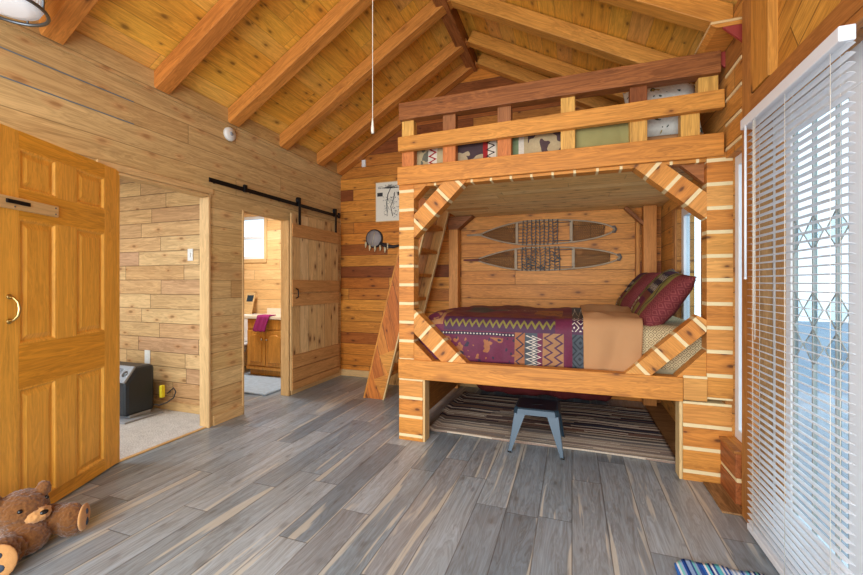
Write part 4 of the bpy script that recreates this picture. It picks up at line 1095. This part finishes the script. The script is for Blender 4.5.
# ------------------------------------------------------------------ corner shelf above the right end of the bunk
sf = thing('corner_shelf', 'small wooden corner shelf on red brackets by the end of the bunk rail', 'shelf', (.85, 2.9, 2.8))
MB().box((.765, 2.735, 2.812), (XR, 3.07, 2.826)).build('shelf_board', M['palewood'], sf, bevel=.002)
MB().prism([(.768, 2.812), (XR, 2.812), (XR, 2.79), (.80, 2.79)], 'y', 2.74, 3.065).build('apron', M['rail'], sf, bevel=.002)
for y in (2.745, 3.035): MB().prism([(.828, 2.79), (XR, 2.79), (XR, 2.685)], 'y', y, y+.018).build('bracket', M['redpaint'], sf, bevel=.001)

# ------------------------------------------------------------------ under the bed
def rugf(a, b):
    x = -1.22+1.94*a+.02*math.sin(b*9)*(a < .05); y = 3.27+1.27*b + .012*math.sin(a*11)*(1-b)
    z = .016+.008*noise.noise(V((x*2.5, y*3, 0)))
    e = min(a*1.94, 1.0); 
    if e < .06: z += .02*math.sin(PI*e/.06)*(1+.3*math.sin(b*60))
    return V((x, y, max(.013, z)))
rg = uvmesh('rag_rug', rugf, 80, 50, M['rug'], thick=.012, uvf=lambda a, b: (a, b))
tag(rg, 'striped brown and cream rag rug spread under the bunk', 'rug')
rq = MB().softbox((-1.12, 4.56, .02), (.42, 4.84, .30), .11, .07, .05, 0, 5.)
tag(rq.build('rolled_quilt', M['maroon']), 'rolled maroon quilt lying against the wall under the bunk', 'quilt')

o = MB().box((.725, F1+.01, 0), (.93, YB-.02, .008)).build('baseboard_bunk', M['floorplate'], keep=True); o['kind'] = 'structure'
# stool
st = thing('metal_stool', 'low blue-grey metal stool standing in front of the bunk', 'stool', (-.265, 3.27, 0))
sx0, sx1, sy0, sy1, sz = -.425, -.095, 3.13, 3.44, .335
scx, scy = (sx0+sx1)/2, (sy0+sy1)/2
def tray(z, g): return [V((scx+sx*(((sx1-sx0)/2)+g-c1), scy+sy*(((sy1-sy0)/2)+g-c2), z)) for sx, sy, c1, c2 in ((-1, -1, .03, 0), (1, -1, .03, 0), (1, -1, 0, .03), (1, 1, 0, .03), (1, 1, .03, 0), (-1, 1, .03, 0), (-1, 1, 0, .03), (-1, -1, 0, .03))]
A, B, C_, D_ = tray(sz-.050, .008), tray(sz-.012, .002), tray(sz-.002, -.006), tray(sz-.004, -.020)
vs = A+B+C_+D_; fs = []
for r in range(3):
    for k in range(8): fs.append((r*8+k, r*8+(k+1) % 8, (r+1)*8+(k+1) % 8, (r+1)*8+k))
mb = MB(); mb._add(vs, fs); mb.build('seat_apron', M['stool'], st)
mb = MB(); E_ = tray(sz-.006, -.016); mb._add(E_+tray(sz-.012, -.016), [tuple(range(8)), tuple(range(15, 7, -1))]+[(k, (k+1) % 8, 8+(k+1) % 8, 8+k) for k in range(8)]); seat = mb.build('seat', M['stooltop'], st)
MB().box((scx-.04, scy-.012, sz-.0065), (scx+.04, scy+.012, sz-.004)).build('hand_slot', M['black'], seat)
for sx in (-1, 1):
    for sy in (-1, 1):
        tx, ty = scx+sx*.165, scy+sy*.155; fx, fy_ = scx+sx*.205, scy+sy*.215; mb = MB()
        # L-section leg, wide at the top and narrow at the foot
        for (ux, uy) in ((-sx, 0), (0, -sy)):
            wt, wb, tt = .085, .028, .004
            n_ = V((0, -sy, 0)) if ux else V((-sx, 0, 0))
            P = []
            for (cx_, cy_, z, w) in ((fx, fy_, .0, wb), (fx+(tx-fx)*.1, fy_+(ty-fy_)*.1, .03, wb), (tx, ty, sz-.045, wt)):
                o_ = V((cx_, cy_, z)); P += [o_, o_+V((ux*w, uy*w, 0)), o_+V((ux*w, uy*w, 0))+n_*tt, o_+n_*tt]
            mb._add(P, [(3, 2, 1, 0), (8, 9, 10, 11)]+[(r*4+k, r*4+(k+1) % 4, r*4+4+(k+1) % 4, r*4+4+k) for r in range(2) for k in range(4)])
        lg = mb.build('leg', M['stool'], st)
        MB().box((fx-.014-sx*.012, fy_-.014-sy*.012, 0), (fx+.014-sx*.012, fy_+.014-sy*.012, .012)).build('foot_cap', M['black'], lg, bevel=.002)

# small blue rug at the lower edge of the view
tag(uvmesh('blue_rug', lambda a, b: V((.44+.455*a+.04*(1-a)**6*0, 1.52+.61*b-.05*max(0, .12-a)/.12*b, .02+.004*math.sin(a*20))), 40, 30, M['blue'], thick=.018, uvf=lambda a, b: (a, b)), 'blue and white striped woven rug by the blinds', 'rug')

# ------------------------------------------------------------------ ceiling light and pull cord
lx_, ly_ = -2.77, 1.20
cl = thing('ceiling_light', 'caged drum ceiling light with grey metal rings and ribbed white glass', 'light', (lx_, ly_, 2.7))
zc_ = ZL+RD+LS*(lx_-XL)
T = Matrix.Translation((lx_, ly_, 0))
MB().lathe([(0, 2.93), (.075, 2.93), (.075, zc_+.06), (0, zc_+.06)], T).build('canopy', M['zinc'], cl)
sh_ = []
N = 48
mb = MB()
prof = [(.0, 2.735), (.08, 2.73), (.135, 2.745), (.145, 2.77), (.145, 2.90), (.11, 2.93), (0, 2.935)]
mb.lathe(prof, T, 48); mb.build('glass_shade', M['frost'], cl)
mb = MB()
for k in range(48):
    a = 2*PI*k/48; mb.tube([(lx_+.146*math.cos(a), ly_+.146*math.sin(a), 2.77), (lx_+.146*math.cos(a), ly_+.146*math.sin(a), 2.90)], .003, 4)
mb.build('ribs', M['frost'], cl)
for z in (2.74, 2.90): MB().tube([(lx_+.165*math.cos(2*PI*k/48), ly_+.165*math.sin(2*PI*k/48), z) for k in range(48)], .009, 8, closed=True).build('ring', M['zinc'], cl)
for k in range(4):
    mb = MB(); a = 2*PI*k/4+.6; mb.tube([(lx_+.165*math.cos(a), ly_+.165*math.sin(a), 2.74), (lx_+.165*math.cos(a), ly_+.165*math.sin(a), 2.90)], .006, 6)
    mb.tube([(lx_+.165*math.cos(a), ly_+.165*math.sin(a), 2.90), (lx_+.06*math.cos(a), ly_+.06*math.sin(a), 2.935)], .006, 6)
    mb.build('cage_bar', M['zinc'], cl)
pc = thing('pull_cord', 'thin white pull cord hanging down from the ridge beam', 'cord', (-1.15, 2.17, 2.23))
MB().tube([(-1.15, 2.17, 2.30), (-1.15, 2.17, 3.94)], .0022, 6).build('string', M['string'], pc)
MB().lathe([(0, 2.215), (.008, 2.215), (.010, 2.24), (.006, 2.28), (.004, 2.31), (0, 2.31)], Matrix.Translation((-1.15, 2.17, 0)), 12).build('cord_bell', M['string'], pc)

# ------------------------------------------------------------------ teddy bear
tb = thing('teddy_bear', 'brown teddy bear lying on the floor against the open door', 'teddy bear', (-2.5, 1.2, 0))
def fuzzy(name, mb, mat, parent, voxel=.006):
    o = mb.build(name, mat, parent)
    m = o.modifiers.new('remesh', 'REMESH'); m.mode = 'VOXEL'; m.voxel_size = voxel; m.use_smooth_shade = True
    sm = o.modifiers.new('smooth', 'SMOOTH'); sm.iterations = 8; sm.factor = .6
    tx = bpy.data.textures.new('plush pile', 'CLOUDS'); tx.noise_scale = .013; tx.noise_depth = 3
    dp = o.modifiers.new('pile', 'DISPLACE'); dp.texture = tx; dp.strength = .016; dp.mid_level = .6; dp.texture_coords = 'LOCAL'
    return o
HC = V((-2.56, 1.17, .185))
mz = V((-2.47, 1.215, .215))
mb = MB()
mb.ball(HC, (.11, .105, .09)); mb.ball(HC+V((.03, .075, .075)), (.036, .028, .038)); mb.ball(HC+V((-.03, -.085, .07)), (.036, .028, .038))
mb.ball((-2.54, 1.19, .09), (.11, .10, .09)); mb.ball((-2.47, 1.15, .075), (.09, .085, .075))          # body
mb.tube([(-2.55, 1.25, .11), (-2.49, 1.28, .10), (-2.43, 1.285, .095)], .06, 14, rs=[.055, .065, .07])      # rear leg
mb.tube([(-2.50, 1.10, .09), (-2.45, 1.07, .08), (-2.415, 1.045, .08)], .06, 14, rs=[.05, .06, .078])     # near leg
mb.ball((-2.42, 1.30, .09), (.062, .062, .085)); mb.ball((-2.40, 1.03, .082), (.06, .06, .082))
fuzzy('body', mb, M['fur'], tb)
fuzzy('muzzle', MB().ball(HC+V((.082, .02, -.02)), (.056, .058, .040)), M['furlight'], tb, .006)
MB().ball(HC+V((.125, .028, -.006)), (.012, .018, .012), seg=12).build('nose', M['eye'], tb)
for d in (V((.088, -.045, .028)), V((.066, .068, .036))): MB().ball(HC+d, .010, seg=12).build('eye', M['eye'], tb)
def sole(c, n, r, pads):
    n = V(n).normalized(); Rm = n.to_track_quat('Z', 'Y').to_matrix()
    s_ = MB().ball(c, (r, r*1.1, .014), Rm).build('foot_sole', M['furlight'], tb)
    mb = MB()
    for (u, v, ru, rv) in pads:
        mb.ball(V(c)+Rm @ V((u*r, v*r, .011)), (ru*r, rv*r, .007), Rm, 12)
    mb.build('paw_pad', M['pad'], s_)
sole((-2.377, 1.335, .092), (.74, .60, .0), .060, ((0, -.38, .22, .36), (0, .45, .18, .26)))
sole((-2.36, .995, .080), (.75, -.65, .15), .070, ((.05, -.30, .42, .30), (.12, .45, .2, .2)))

# ------------------------------------------------------------------ light
w = bpy.data.worlds.new('daylight'); SC.world = w; w.use_nodes = True
bg = w.node_tree.nodes['Background']; bg.inputs[0].default_value = (.84, .93, 1.0, 1); bg.inputs[1].default_value = 1.6
def area(name, loc, rot, sx, sy, power, col=(1, 1, 1)):
    l = bpy.data.lights.new(name, 'AREA'); l.shape = 'RECTANGLE'; l.size = sx; l.size_y = sy; l.energy = power; l.color = col
    o = bpy.data.objects.new(name, l); COL.objects.link(o); o.location = loc; o.rotation_euler = rot
    return o
area('rear_fill_light', (-1.1, -1.6, 1.35), (PI/2, 0, 0), 4.0, 2.2, 120, (.94, .97, 1))  # fill lamp added behind the camera to brighten the whole room
area('bath_fill_light', (-4.2, 3.9, 2.42), (0, 0, 0), .5, .5, 26, (.96, .98, 1))  # invented lamp without a fixture, lifts the bathroom behind its doorway
area('side_room_fill_light', (-4.5, 1.4, 2.42), (0, 0, 0), .6, .6, 26, (.96, .98, 1))  # extra unseen lamp put in to brighten the carpeted room

# ------------------------------------------------------------------ camera
cam = bpy.data.cameras.new('camera'); co = bpy.data.objects.new('camera', cam); COL.objects.link(co)
cam.sensor_width = 36; cam.lens = 397/863*36; cam.shift_y = -4.5/863
co.location = (0, 0, 1.3); co.rotation_euler = (PI/2, 0, math.atan(140.5/397))
SC.camera = co
vs_ = SC.view_settings; vs_.view_transform = 'Standard'; vs_.look = 'None'; vs_.gamma = 1; vs_.use_curve_mapping = False
vs_.exposure = .6
